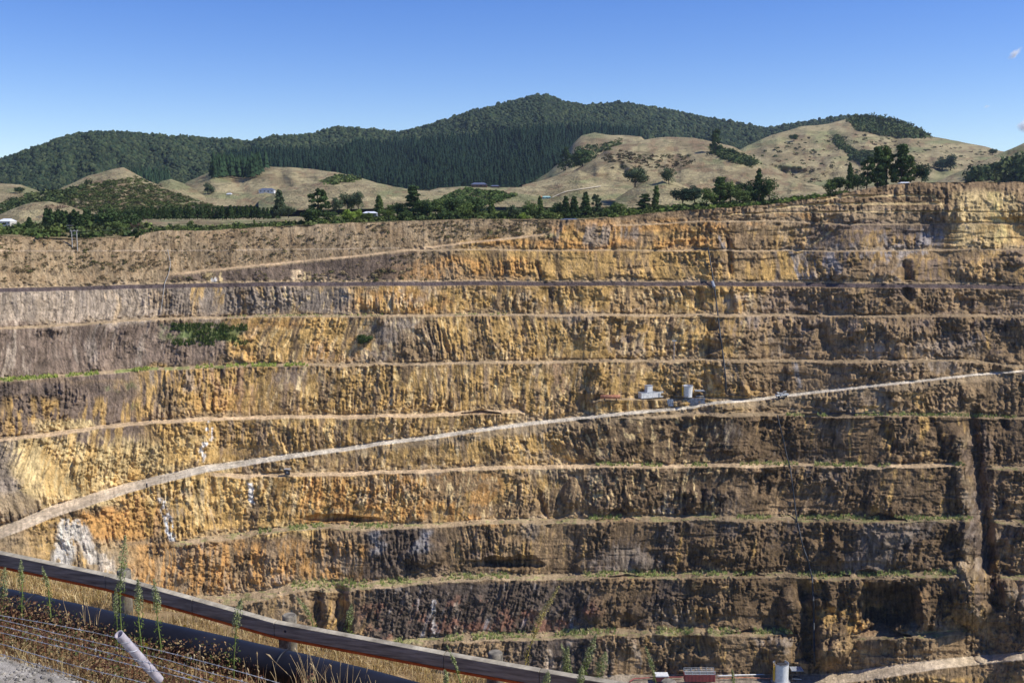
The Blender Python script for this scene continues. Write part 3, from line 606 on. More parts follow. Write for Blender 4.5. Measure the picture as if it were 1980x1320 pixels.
def scatter_mesh(name, protos, pos, size, wid, colr, mat, label, cat='woodland', cj=.25, sink=0.2):
    n = len(pos); VV = []; FF = []; CC = []; off = 0
    idx = RS.randint(0, len(protos), n)
    for pi, (pv, pf) in enumerate(protos):
        ii = np.where(idx == pi)[0]
        if not len(ii): continue
        an = RS.rand(len(ii))*6.283; c, s = np.cos(an), np.sin(an)
        q = pv[None].repeat(len(ii), 0)
        if len(pv) == len(ICOV): q = q*(0.62+0.76*RS.rand(len(ii), len(pv), 1))
        x = q[..., 0]*c[:, None]-q[..., 1]*s[:, None]; y = q[..., 0]*s[:, None]+q[..., 1]*c[:, None]
        V_ = np.stack([x*wid[ii, None], y*wid[ii, None], (q[..., 2]-sink)*size[ii, None]], -1)+pos[ii][:, None]
        F_ = pf[None]+(np.arange(len(ii))*len(pv))[:, None, None]+off
        cc = colr[ii][:, None]*(1+cj*(RS.rand(len(ii), len(pv), 1)-.5))
        VV.append(V_.reshape(-1, 3)); FF.append(F_.reshape(-1, 3)); CC.append(cc.reshape(-1, 3)); off += len(ii)*len(pv)
    o = mesh_np(name, np.concatenate(VV), np.concatenate(FF), mat, np.concatenate(CC))
    tag(o, label, cat, kind='stuff'); return o
def clump_proto(seed, n=54, sz=.30):
    r = np.random.RandomState(seed); d = r.randn(n, 3); d /= np.linalg.norm(d, axis=1)[:, None]; d[:, 2] = np.abs(d[:, 2])*1.0-.25
    lob = r.randn(4, 3)*.35; c = d*(.55+.45*r.rand(n, 1))+lob[r.randint(0, 4, n)]*np.array([1, 1, .6])
    nn = d+r.randn(n, 3)*.55+np.array([0, 0, .25]); nn /= np.linalg.norm(nn, axis=1)[:, None]; u = np.cross(nn, r.randn(n, 3)); u /= np.linalg.norm(u, axis=1)[:, None]; v = np.cross(nn, u); s_ = sz*(.6+.7*r.rand(n, 1))
    vs = np.stack([c-u*s_, c-v*s_*.8, c+u*s_, c+v*s_*.8], 1).reshape(-1, 3); q = np.arange(n)[:, None]*4; return vs, np.concatenate([q+np.array([[0, 1, 2]]), q+np.array([[0, 2, 3]])])
CLUMP = [clump_proto(s) for s in range(6)]
m_leafmass = attr_mat('foliage_mass', (0.15, 0.6, 2.2), amp=0.3, bump=1.0, bdist=1.2, rough=.9)
def cloud_px(poly, n, jit=None):
    p = np.array(poly, float); out = []
    while len(out) < n:
        x = RS.uniform(p[:, 0].min(), p[:, 0].max(), n*2); y = RS.uniform(p[:, 1].min(), p[:, 1].max(), n*2)
        k = inpoly(x, y, poly); out += list(zip(x[k], y[k]))
    return np.array(out[:n])
def on_grid(vis, pts):
    Xg, Yg, Dg = vis; xs_ = Xg[0]; out = []
    for x, y in pts:
        j = int(np.clip(np.searchsorted(xs_, x), 0, len(xs_)-1)); out.append(np.interp(-y, -Yg[:, j], Dg[:, j]))
    return np.array(out)
def gridpts(vis, poly, sx, sy):
    p = np.array(poly, float); gx, gy = np.meshgrid(np.arange(p[:, 0].min(), p[:, 0].max(), sx), np.arange(p[:, 1].min(), p[:, 1].max(), sy))
    gx = (gx+RS.uniform(-.6, .6, gx.shape)*sx).ravel(); gy = (gy+RS.uniform(-.6, .6, gy.shape)*sy).ravel()
    k = inpoly(gx, gy, poly); return np.stack([gx[k], gy[k]], -1)
ridge_poly = [(x, y-1) for x, y in RIDGE if x <= 1860]+[(1860,345),(1400,340),(1240,300),(1100,330),(700,372),(300,372),(-250,385)]
# skip what the pine plantation covers
PLANT = [(405,346),(412,330),(440,300),(490,290),(560,290),(640,292),(700,276),(800,272),(900,264),(1000,252),(1080,246),(1180,243),(1240,256),(1240,272),(1180,280),(1115,270),(1100,296),(1085,322),(1050,338),(1000,357),(900,362),(770,362),(700,350),(640,333),(560,328),(515,328),(490,347)]
pts = gridpts(ridge, ridge_poly, 4.0, 2.7)
pts = np.concatenate([pts, [(x, np.interp(x, *zip(*RIDGE))+.6) for x in np.arange(-250, 1850, 3.4)]])
k = ~inpoly(pts[:, 0], pts[:, 1], [(x, y+4) for x, y in PLANT]) ; pts = pts[k]
Dp = on_grid(ridge, pts); pos = at(pts[:, 0], pts[:, 1], Dp)
sc_ = RS.uniform(2.4, 6.8, len(pts))*(Dp/2300)*(1-.15*(pts[:, 1] < 262)); basec = np.stack([lin(74, 88, 60), lin(58, 74, 54), lin(86, 96, 66), lin(66, 78, 56)])[RS.randint(0, 4, len(pts))]
basec = basec*(0.85+.3*RS.rand(len(pts), 1)**2)*.8*(.85+.4*fbm(pts[:, 0]/60, pts[:, 1]/30, 3, 3))[:, None]
scatter_mesh('forest', [(ICOV, ICOF)], pos, sc_*RS.uniform(.8, 1.5, len(pts)), sc_, basec, m_leafmass, 'dark native forest covering the whole high ridge on the skyline', 'forest')
cones = [cone_proto(s) for s in range(5)]
pts = gridpts(ridge, PLANT, 5.0, 3.6)
Dp = on_grid(ridge, pts)-120; pos = at(pts[:, 0], pts[:, 1]+8, Dp); h = RS.uniform(15, 24, len(pts))
ccol = lin(44, 64, 48)*(0.7+.45*RS.rand(len(pts), 1))*.9
scatter_mesh('pine_plantation', cones, pos, h, h*.8, ccol, m_leafmass, 'tall blue-green pine plantation on the slope below the forested peak', 'plantation', sink=0)
def small_plant(poly, vis, name, label, sx=4.4, sy=3.5, hh=(13, 18), c=(60, 82, 56)):
    pts = gridpts(vis, poly, sx, sy); D_ = on_grid(vis, pts); pos = at(pts[:, 0], pts[:, 1], D_); h = RS.uniform(*hh, len(pts))
    scatter_mesh(name, cones, pos, h, h*.6, lin(*c)*(0.6+.6*RS.rand(len(pts), 1)), m_leafmass, label, 'plantation', sink=0)
small_plant([(252,352),(258,338),(325,335),(328,352),(300,358)], ridge, 'pine_block', 'small square block of dark pines behind the scrubby knoll')
def scrub(name, poly, vis, n, size, cols, label, zs=.8):
    pts = cloud_px(poly, n); D_ = on_grid(vis, pts) if vis is not None else np.array([hit(x, y) for x, y in pts])
    pos = at(pts[:, 0], pts[:, 1], D_); s = RS.uniform(*size, n)
    c = np.stack([lin(*q) for q in cols])[RS.randint(0, len(cols), n)]*(.7+.6*RS.rand(n, 1))
    return scatter_mesh(name, CLUMP, pos, s*zs, s, c, m_leafmass, label, 'scrub', sink=-.1)
DG = [(72,88,52),(86,100,60),(104,112,68)]; MG = [(106,122,64),(126,136,76),(92,108,58)]; BG = [(110,94,70),(96,90,66),(84,88,56)]
scrub('hilltop_wood', [(1640,232),(1680,226),(1735,236),(1775,252),(1800,266),(1760,268),(1700,262),(1655,252)], bhill, 520, (4, 7.5), DG, 'dark wood on the crown of the right pasture hill', 1.1)
scrub('gully_scrub', [(1608,268),(1618,264),(1650,292),(1700,296),(1690,316),(1650,312)], bhill, 210, (3, 6), DG, 'dark scrub filling the gully below the hilltop wood')
scrub('hillside_scrub', [(1450,300),(1560,262),(1700,262),(1950,300),(1970,318),(1800,330),(1560,358),(1480,340)], bhill, 260, (1.0, 3.6), DG+BG+BG, 'scattered bushes dotted over the right pasture hill')
scrub('stream_scrub', [(1375,284),(1400,290),(1440,300),(1462,312),(1450,326),(1410,312),(1375,298)], dhill, 170, (2.2, 5), DG, 'dark scrub along the stream cut right of the centre hill')
scrub('rusty_scrub', [(1160,300),(1200,290),(1240,300),(1330,300),(1345,322),(1260,326),(1180,326)], dhill, 130, (1.2, 3), BG, 'rusty brown low bushes on the face of the centre hill')
scrub('saddle_scrub', [(1075,318),(1130,284),(1180,276),(1200,268),(1210,275),(1130,318),(1090,334)], None, 120, (2, 5), DG, 'dark bushes in the gully beside the pine plantation')
scrub('knoll_scrub', [(60,395),(120,372),(180,356),(240,345),(262,338),(300,358),(380,388),(425,402),(380,412),(230,414),(120,408)], fhill, 1500, (1.0, 2.8), [(84,98,54),(98,108,60),(104,100,66)], 'low green gorse and scrub covering the pointed knoll', .6)
scrub('low_hill_scrub', [(0,398),(60,376),(110,372),(150,362),(180,352),(120,392),(40,410),(0,432)], fhill, 330, (2, 4.2), DG, 'dark scrub on the left flank of the pointed knoll')
scrub('far_right_wood', [(1870,348),(1890,334),(1930,326),(1960,314),(2060,300),(2060,352)], chill, 330, (4, 8), DG, 'dark wood low on the far right hillside', 1.2)
scrub('field_edge_scrub', [(620,352),(650,340),(690,340),(695,350),(640,358)], None, 90, (2, 4), MG+DG, 'patch of green bushes at the edge of the green field')
scrub('orchard', [(830,400),(870,375),(905,365),(960,372),(1000,378),(960,392),(900,404)], None, 420, (1.6, 3.2), [(96,116,60),(84,104,54),(112,126,70)], 'rows of green orchard bushes on the slope below the hill house')
# rim vegetation
def rimband(x0, x1, up0, up1, n, size, cols, name, label, zs=.9, dback=(4, 60)):
    x = RS.uniform(x0, x1, n); d = RS.uniform(*dback, n)
    y = np.array([float(np.interp(q, bx, np.array([np.interp(dd, fineD, Yb[:, int(np.clip((q+400)/8, 0, len(bx)-1))])]).repeat(1))) if False else float(np.interp(dd, fineD, Yb[:, int(np.clip((q+400)/8, 0, len(bx)-1))])) for q, dd in zip(x, d)])
    D_ = rim_D(x)+d; pos = at(x, y, D_); s = RS.uniform(*size, n)*RS.choice([.6, 1, 1.3], n)
    c = np.stack([lin(*q) for q in cols])[RS.randint(0, len(cols), n)]*(.7+.6*RS.rand(n, 1))
    scatter_mesh(name, CLUMP, pos, s*zs, s, c, m_leafmass, label, 'scrub', sink=-.1)
LG = [(112,132,62),(128,142,72),(94,116,54)]
rimband(-250, 290, 0, 0, 520, (1.2, 3.4), DG+MG, 'rim_thicket', 'tangled green thicket along the left end of the pit rim', dback=(3, 150))
n = 3000; x = RS.uniform(-200, 1060, n); y = rim_y(x)+RS.rand(n)*(np.where(x < 840, 545, 462)-rim_y(x)); y = y-np.where(x < 300, 0, 0); k = (y > rim_y(x)+2) & ((vn(x/26, y/14, 5) > .45) | (RS.rand(n) < .25)); pp_ = np.interp(x, LINES[1][0][:, 0], LINES[1][0][:, 1]); k &= np.abs(y-pp_-2) > 5
x, y = x[k], y[k]; Dd = np.array([wallD(a, b) for a, b in zip(x, y)]); s_ = RS.uniform(.25, .8, len(x))*(1+.5*(vn(x/60, y/20, 1) > .6))
scatter_mesh('bank_shrubs', CLUMP, at(x, y, Dd), s_*.8, s_, np.stack([lin(150,130,94), lin(168,144,108), lin(124,120,76), lin(190,166,124)])[RS.randint(0, 4, len(x))]*(.7+.6*RS.rand(len(x), 1)), m_leafmass, 'low dry shrubs and tufts dotted over the brown upper left bank', 'scrub', sink=-.1)
small_plant([(408,347),(411,335),(425,330),(470,338),(515,328),(500,340),(490,348)], ghill, 'pine_block', 'dark front block of pines standing on the crest left of the long farmhouse', hh=(20, 27))
rimband(300, 620, 0, 0, 260, (.8, 1.9), DG+MG, 'rim_bushes', 'low bushes along the rim in front of the pale field', dback=(3, 40))
rimband(600, 1200, 0, 0, 620, (1.2, 2.6), DG+MG, 'rim_hedge', 'dense dark green growth along the middle of the rim', dback=(8, 90))
rimband(1180, 1640, 0, 0, 620, (1.0, 2.3), LG+MG, 'rim_fern', 'bright green bracken along the rim climbing to the right', dback=(3, 60))

# ================================================================== SINGLE TREES
m_leaf = attr_mat('tree_leaf', (0.3, 1.5, 6.0), amp=0.22, bump=0, rough=.8, transl=.22)
m_bark = noise_mat('bark', (.03, .025, .02), (.08, .065, .05), 3, bump=.4)
def tree_proto(kind, seed):
    r = np.random.RandomState(seed); lobes = []
    if kind == 'pine':
        for i in range(30):
            z = .14+.83*r.rand(); rr = .26*math.sin(min(1, (1.08-z)*1.9)*1.4)+.03; a = r.rand()*6.28; q = rr*r.rand()**.5; lobes.append((q*math.cos(a), q*math.sin(a), z, .085+.05*r.rand(), .6))
    elif kind == 'cone':
        for i in range(30):
            z = .08+.88*(i/30.); rr = .25*(1-z)**.8+.02; a = i*2.4+r.rand(); lobes.append((rr*.75*math.cos(a), rr*.75*math.sin(a), z, .05+.09*(1-z), .7))
    elif kind == 'round':
        for i in range(24):
            d = r.randn(3); d /= np.linalg.norm(d); q = r.rand()**.4; lobes.append((d[0]*.34*q, d[1]*.34*q, .45+d[2]*.40*q, .13+.07*r.rand(), .8))
    elif kind == 'bare':
        for i in range(26):
            d = r.randn(3); d /= np.linalg.norm(d); q = r.rand()**.4; lobes.append((d[0]*.5*q, d[1]*.5*q, .5+d[2]*.34*q, .09+.05*r.rand(), .8))
    elif kind == 'tiered':
        for l in range(12):
            z = .08+.87*l/12.; R_ = .29*(1-(l/13.5)**1.5)
            for k in range(5):
                a = r.rand()*6.28; q = R_*(.35+.65*r.rand()); lobes.append((q*math.cos(a), q*math.sin(a), z+r.rand()*.04, .085+.03*r.rand(), .35))
    V_, F_, C_ = [], [], []
    per = 95 if kind != 'bare' else 30
    for (x, y, z, s, fl) in lobes:
        n = per; d = r.randn(n, 3); d /= np.linalg.norm(d, axis=1)[:, None]; q = r.rand(n, 1)**.33
        c = np.array([x, y, z])+d*q*np.array([s, s, s*fl]); tone = .6+.8*r.rand()
        nn = d+r.randn(n, 3)*.7+np.array([0, 0, .4]); nn /= np.linalg.norm(nn, axis=1)[:, None]
        a = np.cross(nn, r.randn(n, 3)); a /= np.linalg.norm(a, axis=1)[:, None]; b = np.cross(nn, a)
        sz = (.020+.020*r.rand(n, 1))*(1 if kind != 'bare' else .7)
        quad = np.stack([c-a*sz, c-b*sz*.7, c+a*sz, c+b*sz*.7], 1); b0 = sum(len(v) for v in V_)
        V_.append(quad.reshape(-1, 3)); F_.append(np.arange(n*4).reshape(-1, 4)+b0)
        C_.append(np.repeat(tone*(.75+.5*r.rand(n, 1)), 4, 0)*np.ones(3))
    return np.concatenate(V_), np.concatenate(F_), np.concatenate(C_), lobes
TC = {'dark': lin(78, 96, 56), 'mid': lin(104, 120, 66), 'light': lin(136, 156, 70), 'grey': lin(92, 104, 74), 'brown': lin(104, 84, 72), 'blue': lin(68, 86, 64)}
protos = {}
def get_proto(kind, colr, v):
    k = (kind, colr, v)
    if k in protos: return protos[k]
    V_, F_, C_, lobes = tree_proto(kind, v*31+sum(map(ord, kind)))
    o = mesh_np('crown', V_, F_, m_leaf, C_*TC[colr]); me = o.data; bpy.data.objects.remove(o)
    mb = MB(); mb.tube([(0, 0, -.06), (.005, 0, .3), (-.008, .006, .6), (0, 0, .88)], [.024, .018, .011, .003], 7)
    for (x, y, z, s, f) in lobes[::3]: mb.tube([(0, 0, max(.1, z-.14)), (x*.5, y*.5, z-.05), (x, y, z)], [.009, .006, .003], 4, False)
    t = mb.build('trunk', m_bark); tm = t.data; bpy.data.objects.remove(t)
    protos[k] = (me, tm); return protos[k]
def place_tree(x, yb, hpx, wf, kind, colr, label, name='tree', D=None, group=None, cat='tree'):
    if D is None:
        D = hit(x, yb)
    me, tm = get_proto(kind, colr, rnd.randint(0, 2))
    p = P(x, yb, D); h = hpx*mpp(D)
    o = bpy.data.objects.new(name, None); COL.objects.link(o); o.location = p; o.rotation_euler = (0, 0, rnd.uniform(0, 6.28)); o.scale = (h*wf*1.35, h*wf*1.35, h*1.04)
    tag(o, label, cat, group)
    for nm, m in (('crown', me), ('trunk', tm)):
        c = bpy.data.objects.new(nm, m); COL.objects.link(c); c.parent = o
    return o
def rimtree(x, yb, hpx, wf, kind, colr, label, name='tree', back=25, **kw):
    return place_tree(x, yb, hpx, wf, kind, colr, label, name, D=float(rim_D(x))+back, **kw)
TL = [
 (402,376,23,1.1,'round','grey','round grey-green tree alone on the slope left of the long blue-roofed house','round_tree'),
 (112,418,30,1.1,'bare','brown','bare brownish purple tree on the pale front hill at left','bare_tree'),
 (38,374,15,1.2,'round','dark','small dark round tree on the pale hill at the far left edge','round_tree'),
 (1228,362,46,1.0,'round','grey','large round dark tree casting a long shadow on the centre pasture','round_tree'),
 (1293,356,34,.85,'round','grey','smaller egg-shaped tree right of the large shadow-casting tree','round_tree'),
 (1383,294,44,.6,'pine','dark','lone tall pine beside the stream cut on the skyline of the centre hill','pine_tree'),
 (1126,322,44,1.0,'round','dark','broad dark tree in the gully right of the pine plantation','round_tree'),
 (1094,330,42,.6,'pine','dark','narrow dark pine at the lower right corner of the plantation','pine_tree'),
 (1535,273,16,1.0,'round','dark','tiny lone tree on the upper slope of the right pasture hill','round_tree'),
 (1919,300,15,1.0,'round','dark','tiny lone tree in the dip between the two right hills','round_tree'),
 (1822,330,28,1.1,'round','blue','left tree of the small clump below the right pasture hill','round_tree'),
 (1838,330,32,1.0,'round','blue','right tree of the small clump below the right pasture hill','round_tree'),
]
for a in TL: place_tree(*a)
RT = [
 (541,418,50,.75,'cone','grey','tall grey-green conifer at the right end of the long hedge','conifer',120),
 (558,420,26,1.1,'round','grey','low round tree tucked right of the conifer at the hedge end','round_tree',110),
 (615,428,60,.85,'pine','dark','tall pine with a rounded top and bare trunk above a dark bush','pine_tree',20),
 (608,433,32,1.5,'round','dark','wide dark bush at the foot of the tall round-topped pine','dark_bush',14),
 (650,408,30,1.0,'round','grey','left tree of the grey three right of the round-topped pine','round_tree',120),
 (672,408,36,1.0,'round','grey','middle tree of the grey three right of the round-topped pine','round_tree',125),
 (693,405,36,1.0,'round','grey','right tree of the grey three right of the round-topped pine','round_tree',120),
 (672,428,27,1.2,'round','light','bright green willow left of the white shed','willow',25),
 (692,424,22,1.1,'round','light','small bright green tree touching the willow on its right','willow',40),
 (733,416,38,.85,'cone','mid','triangular green tree just right of the white shed','conifer',60),
 (800,425,66,.7,'tiered','dark','tallest dark tiered pine at the left of the middle tree mass','pine_tree',30),
 (826,425,48,.9,'round','dark','bulky dark tree directly right of the tallest tiered pine','round_tree',24),
 (852,425,42,.9,'round','mid','mid green tree in the dense middle mass below the orchard','round_tree',28),
 (880,425,52,.85,'round','dark','dark tree before the orchard, second from right of the middle mass','round_tree',28),
 (915,424,52,.95,'round','dark','rightmost big dark tree of the middle mass','round_tree',26),
 (950,422,36,.75,'cone','mid','green conifer in the gap right of the middle mass','conifer',25),
 (992,424,32,1.1,'round','grey','dull grey-green bushy tree below the grey yard on the slope','round_tree',18),
 (1024,422,38,.8,'round','mid','thin green tree at the left of a loose pair below the teal shed','round_tree',22),
 (1044,420,40,.6,'cone','mid','narrow green tree at the right of a loose pair below the teal shed','conifer',22),
 (1078,424,34,.95,'round','dark','round dark tree at the left foot of the dark spire pair','round_tree',18),
 (1094,422,42,.75,'cone','dark','left peak of the dark pair above the rim road roof','conifer',14),
 (1110,422,42,.8,'cone','dark','right peak of the dark pair above the rim road roof','conifer',14),
 (1132,414,42,.75,'cone','dark','dark cone-shaped tree standing alone right of the dark pair','conifer',24),
 (1153,414,38,.6,'pine','grey','slim grey-green tree close beside the dark cone-shaped tree','pine_tree',26),
 (1194,412,24,1.2,'round','mid','low round green tree on the rim below the long tree shadow','round_tree',22),
 (1247,407,32,1.25,'tiered','dark','spreading low dark tree with drooping left branches','spreading_tree',18),
 (1268,407,48,.42,'tiered','mid','slim upright spire tree rising from the spreading dark tree','conifer',16),
 (1320,396,40,1.0,'round','blue','left of the two round blue-dark trees below the egg-shaped tree','round_tree',50),
 (1343,390,36,.9,'round','blue','right of the two round blue-dark trees below the egg-shaped tree','round_tree',50),
 (1392,396,54,.8,'tiered','mid','ragged open-branched tree left of the dark rim clump','ragged_tree',20),
 (1412,394,52,.8,'round','mid','loose green tree between the ragged tree and the dark rim clump','round_tree',22),
 (1446,391,48,.9,'round','dark','left low tree of the dark rim clump right of centre','round_tree',20),
 (1466,390,62,.55,'cone','dark','pointed central tree of the dark rim clump right of centre','conifer',18),
 (1487,388,46,.8,'round','dark','rounded right tree of the dark rim clump right of centre','round_tree',18),
 (1606,372,28,1.0,'round','mid','low bushy tree starting the right tree row above the terraces','round_tree',24),
 (1624,370,34,1.0,'round','dark','second low bushy tree of the right tree row, before its spire','round_tree',24),
 (1642,368,52,.45,'cone','dark','thin spire tree in the left part of the right tree row','conifer',24),
 (1658,368,34,.8,'round','dark','short dark tree between the thin spire and the tall pines','round_tree',24),
 (1676,366,60,.6,'pine','dark','leftmost tall pine of the right tree row','pine_tree',26),
 (1696,364,80,.55,'tiered','dark','second tall pine of the right tree row, with layered branches','pine_tree',28),
 (1714,362,78,.5,'pine','mid','third tall pine of the right tree row, slightly paler','pine_tree',28),
 (1742,358,78,.62,'tiered','dark','broadest and fullest tall pine of the right tree row','pine_tree',26),
 (1760,357,54,.5,'pine','mid','thin open pine just right of the broadest tall pine','pine_tree',26),
 (1782,356,42,.75,'round','blue','short rounded tree ending the right tree row','round_tree',26),
 (32,452,22,1.1,'round','dark','low dark tree at the far left edge of the rim thicket','round_tree',60),
 (58,452,32,.8,'cone','dark','dark pointed tree by the white farmhouse on the left rim','conifer',70),
 (214,446,50,1.1,'round','dark','tall broad dark tree in the left rim wood','round_tree',60),
 (243,448,52,1.05,'round','dark','rounded dark tree at the right end of the left rim wood','round_tree',60),
 (228,456,34,1.4,'round','mid','lower green tree in front of the left rim wood','round_tree',45),
 (183,425,8,1.2,'round','dark','tiny bush above the left rim wood on pale hill','round_tree',160),
 (266,448,22,1.0,'bare','brown','greyish leafless bush by the curving track at the left rim','bare_tree',40),
 (492,444,20,.5,'cone','mid','small leaning shrub in front of the pale rim field','conifer',20),
 (768,420,34,1.0,'round','mid','green tree filling the gap between the triangular tree and the tallest tiered pine','round_tree',34),
 (786,428,26,1.2,'round','dark','low dark bush at the left foot of the tallest tiered pine','dark_bush',18),
 (866,430,30,1.2,'round','dark','low dark tree at the front of the middle tree mass','round_tree',16),
 (898,428,38,1.0,'round','mid','bright sided green tree in front of the orchard trees','round_tree',18),
 (934,428,24,1.1,'round','mid','small round green tree at the right foot of the middle mass','round_tree',18),
 (970,426,22,1.1,'round','dark','small dark round tree left of the dull grey-green tree','round_tree',16),
 (1010,428,20,1.2,'round','light','pale green bush below the loose tree pair','bush',10),
 (1062,426,22,1.2,'round','mid','small green tree between the loose pair and the dark spires','round_tree',14),
 (1172,420,20,1.3,'round','mid','low green bush right of the slim grey-green tree','bush',16),
 (1366,396,34,1.1,'round','mid','green tree filling in before the ragged tree on its left','round_tree',18),
 (1430,396,36,1.0,'round','mid','mid green tree between the loose tree and the dark rim clump','round_tree',16),
 (636,424,20,1.3,'round','dark','low dark bush between the round-topped pine and the willow','dark_bush',16),
 (712,426,18,1.3,'round','mid','green bush directly before the white shed','bush',16),
 (752,424,20,1.2,'round','mid','green bush just right of the triangular tree','bush',18),
 (370,440,14,1.2,'round','mid','lone round shrub in the pale rim field','round_tree',60),
]
for x, yb, h, wf, kind, colr, label, name, back in RT: rimtree(x, yb, h, wf, kind, colr, label, name, back=back)
for i, x in enumerate(np.arange(92, 208, 7.5)):
    rimtree(x, 447+rnd.uniform(-2, 2), rnd.uniform(30, 44), .7, 'cone', 'dark', 'one of the close row of dark spiky conifers behind the power poles', 'conifer', back=75+rnd.uniform(-8, 8), group='spiky conifers behind the power poles')
for i, x in enumerate(np.arange(262, 536, 8.0)):
    rimtree(x, 424-(x-262)*.006+rnd.uniform(-1, 1), rnd.uniform(21, 27), .85, 'cone', 'dark', 'one of the dark conifers in the long shelter hedge across the pale field', 'hedge_conifer', back=150+rnd.uniform(-3, 3), group='conifers of the long shelter hedge')
print('trees done')

# ================================================================== THINGS ON THE BENCHES
def flat_mat(name, c, rough=.6, metal=0, wear=.25, scale=1.2, spec=.3):
    return noise_mat(name, tuple(np.array(c)*(1-wear)), tuple(np.array(c)), scale, rough, metal=metal, spec=spec)
m_white = flat_mat('white_paint', lin(236, 234, 228), .6, wear=.3, scale=.9)
m_rust = noise_mat('rusty_steel', tuple(lin(150, 92, 66)), tuple(lin(196, 140, 108)), 1.0, .8)
m_red = flat_mat('red_paint', lin(164, 84, 76), .7, wear=.3)
m_yel = flat_mat('yellow_paint', lin(220, 170, 50), .6, wear=.15)
m_dark = flat_mat('dark_steel', lin(62, 62, 66), .6)
m_glass = flat_mat('dark_glass', lin(36, 42, 50), .15, spec=.6)
m_conc = flat_mat('concrete', lin(176, 172, 166), .9, wear=.25)
m_bluegrey = noise_mat('blue_grey_blocks', tuple(lin(84, 90, 100)), tuple(lin(134, 140, 150)), .9, .9)
m_panel = flat_mat('grey_panel', lin(158, 162, 168), .45)
m_tyre = flat_mat('rubber', lin(40, 40, 42), .9)
m_pipe_far = flat_mat('dark_pipe', lin(54, 56, 60), .5)
m_tarp = noise_mat('pale_tarp', tuple(lin(130, 140, 150)), tuple(lin(206, 210, 214)), 1.5, .8)
def loc(x, y, back=0.0):
    D = wallD(x, y)+back; return Vector(at(x, y, D).tolist()), D, mpp(D)
def thing_at(name, x, y, label, cat, back=-1.6, group=None):
    p, D, m = loc(x, y, back); return empty(name, p, label, cat, group), p, m
def part(root, name, mat, boxes=(), tubes=(), lathes=(), sm=False, bevel=0):
    mb = MB(); o = Vector(root.location)
    for c, d in boxes: mb.box(o+Vector(c), d)
    for t in tubes: mb.tube([o+Vector(q) for q in t[0]], t[1], t[2] if len(t) > 2 else 8)
    for c, prof in lathes: mb.lathe(o+Vector(c), prof, 28)
    return mb.build(name, mat, root, sm, bevel)
# upper pad
e, p, m = thing_at('cylinder_tank', 1180, 772, 'rusty pinkish cylinder tank lying on its side left on the upper pad', 'tank')
part(e, 'shell', m_rust, tubes=[(((-4.3, 0, 1.15), (-4.2, 0, 1.15), (4.2, 0, 1.15), (4.3, 0, 1.15)), [.7, .85, .85, .7], 20)], sm=True)
for s_ in (-2.6, 2.6): part(e, 'saddle', m_dark, boxes=[((s_, 0, .15), (.4, 1.4, .7))])
part(e, 'hatch', m_rust, lathes=[((1.2, 0, 1.9), [(.3, 0), (.3, .25), (0, .26)])])
e, p, m = thing_at('pump_house', 1258, 768, 'long low white block building with a white cube on its roof', 'building')
part(e, 'body', m_white, boxes=[((0, 0, 1.25), (11.2, 3, 2.5))], bevel=.05)
part(e, 'roof_box', m_white, boxes=[((-1.1, 0, 4.0), (2.7, 2.4, 2.9))], bevel=.05)
part(e, 'roof_slab', m_panel, boxes=[((-1.1, 0, 5.52), (3.0, 2.7, .12)), ((0, 0, 2.56), (11.4, 3.2, .1))])
part(e, 'door', m_panel, boxes=[((3.4, -1.52, .95), (.9, .06, 1.9))])
for s_ in (-4.4, -2.2, 0.2): part(e, 'panel_joint', m_dark, boxes=[((s_, -1.51, 1.2), (.05, .03, 2.3))])
def round_tank(e, r, h, flare=0.0, hollow=True):
    part(e, 'tank_wall', m_white, lathes=[((0, 0, 0), [(r, 0), (r, h*.3), (r+.02, h*.31), (r, h*.32), (r+flare*.6, h*.8), (r+flare, h), (r+flare-.12, h), (r-.12, h-.9), (r-.15, h*.55), (0, h*.5)])], sm=False)
    part(e, 'rim', m_panel, lathes=[((0, 0, h), [(r+flare-.12, 0), (r+flare+.1, 0), (r+flare+.1, .18), (r+flare-.12, .18), (r+flare-.12, 0)])])
    a = math.radians(205); lx, ly = math.cos(a)*(r+.35), math.sin(a)*(r+.35)
    rungs = [(((lx-.3, ly-.1, z), (lx+.3, ly+.1, z)), .05, 4) for z in np.arange(.3, h+.6, .35)]
    part(e, 'ladder', m_yel, tubes=[(((lx-.3, ly-.1, 0), (lx-.3, ly-.1, h+1)), .1, 5), (((lx+.3, ly+.1, 0), (lx+.3, ly+.1, h+1)), .1, 5)]+rungs)
    part(e, 'ladder_cage', m_yel, boxes=[((lx-.1, ly-.5, h*.55), (.75, .12, h*.8))])
e.rotation_euler = (0, 0, math.radians(24))
e, p, m = thing_at('water_tank', 1329, 767, 'white round tank with yellow ladder on the upper pad beside a grey wall', 'tank')
round_tank(e, 2.1, 5.0, .25)
part(e, 'outlet_pipe', m_dark, tubes=[(((0, -2.3, .6), (-1.6, -2.8, .6), (-6, -2.6, .7)), .16, 6)])
def canopy(e, w, d, h):
    part(e, 'roof', m_panel, boxes=[((0, 0, h), (w, d, .12)), ((0, -d/2, h-.12), (w, .1, .24))])
    for sx in (-1, 1):
        for sy in (-1, 1): part(e, 'leg', m_dark, boxes=[((sx*(w/2-.15), sy*(d/2-.15), h/2), (.14, .14, h))])
    part(e, 'pump', m_dark, boxes=[((-.3, 0, .5), (1.8, 1.0, 1.0))], tubes=[(((.8, 0, .5), (1.7, 0, .5)), .35, 12)])
    part(e, 'pipework', m_white, tubes=[(((-1.6, -.4, .3), (0, -.8, .4), (1.9, -.9, .3)), .12, 6)])
    part(e, 'roof_rib', m_white, boxes=[((x_, 0, h+.09), (.06, d, .05)) for x_ in np.linspace(-w/2+.3, w/2-.3, 5)])
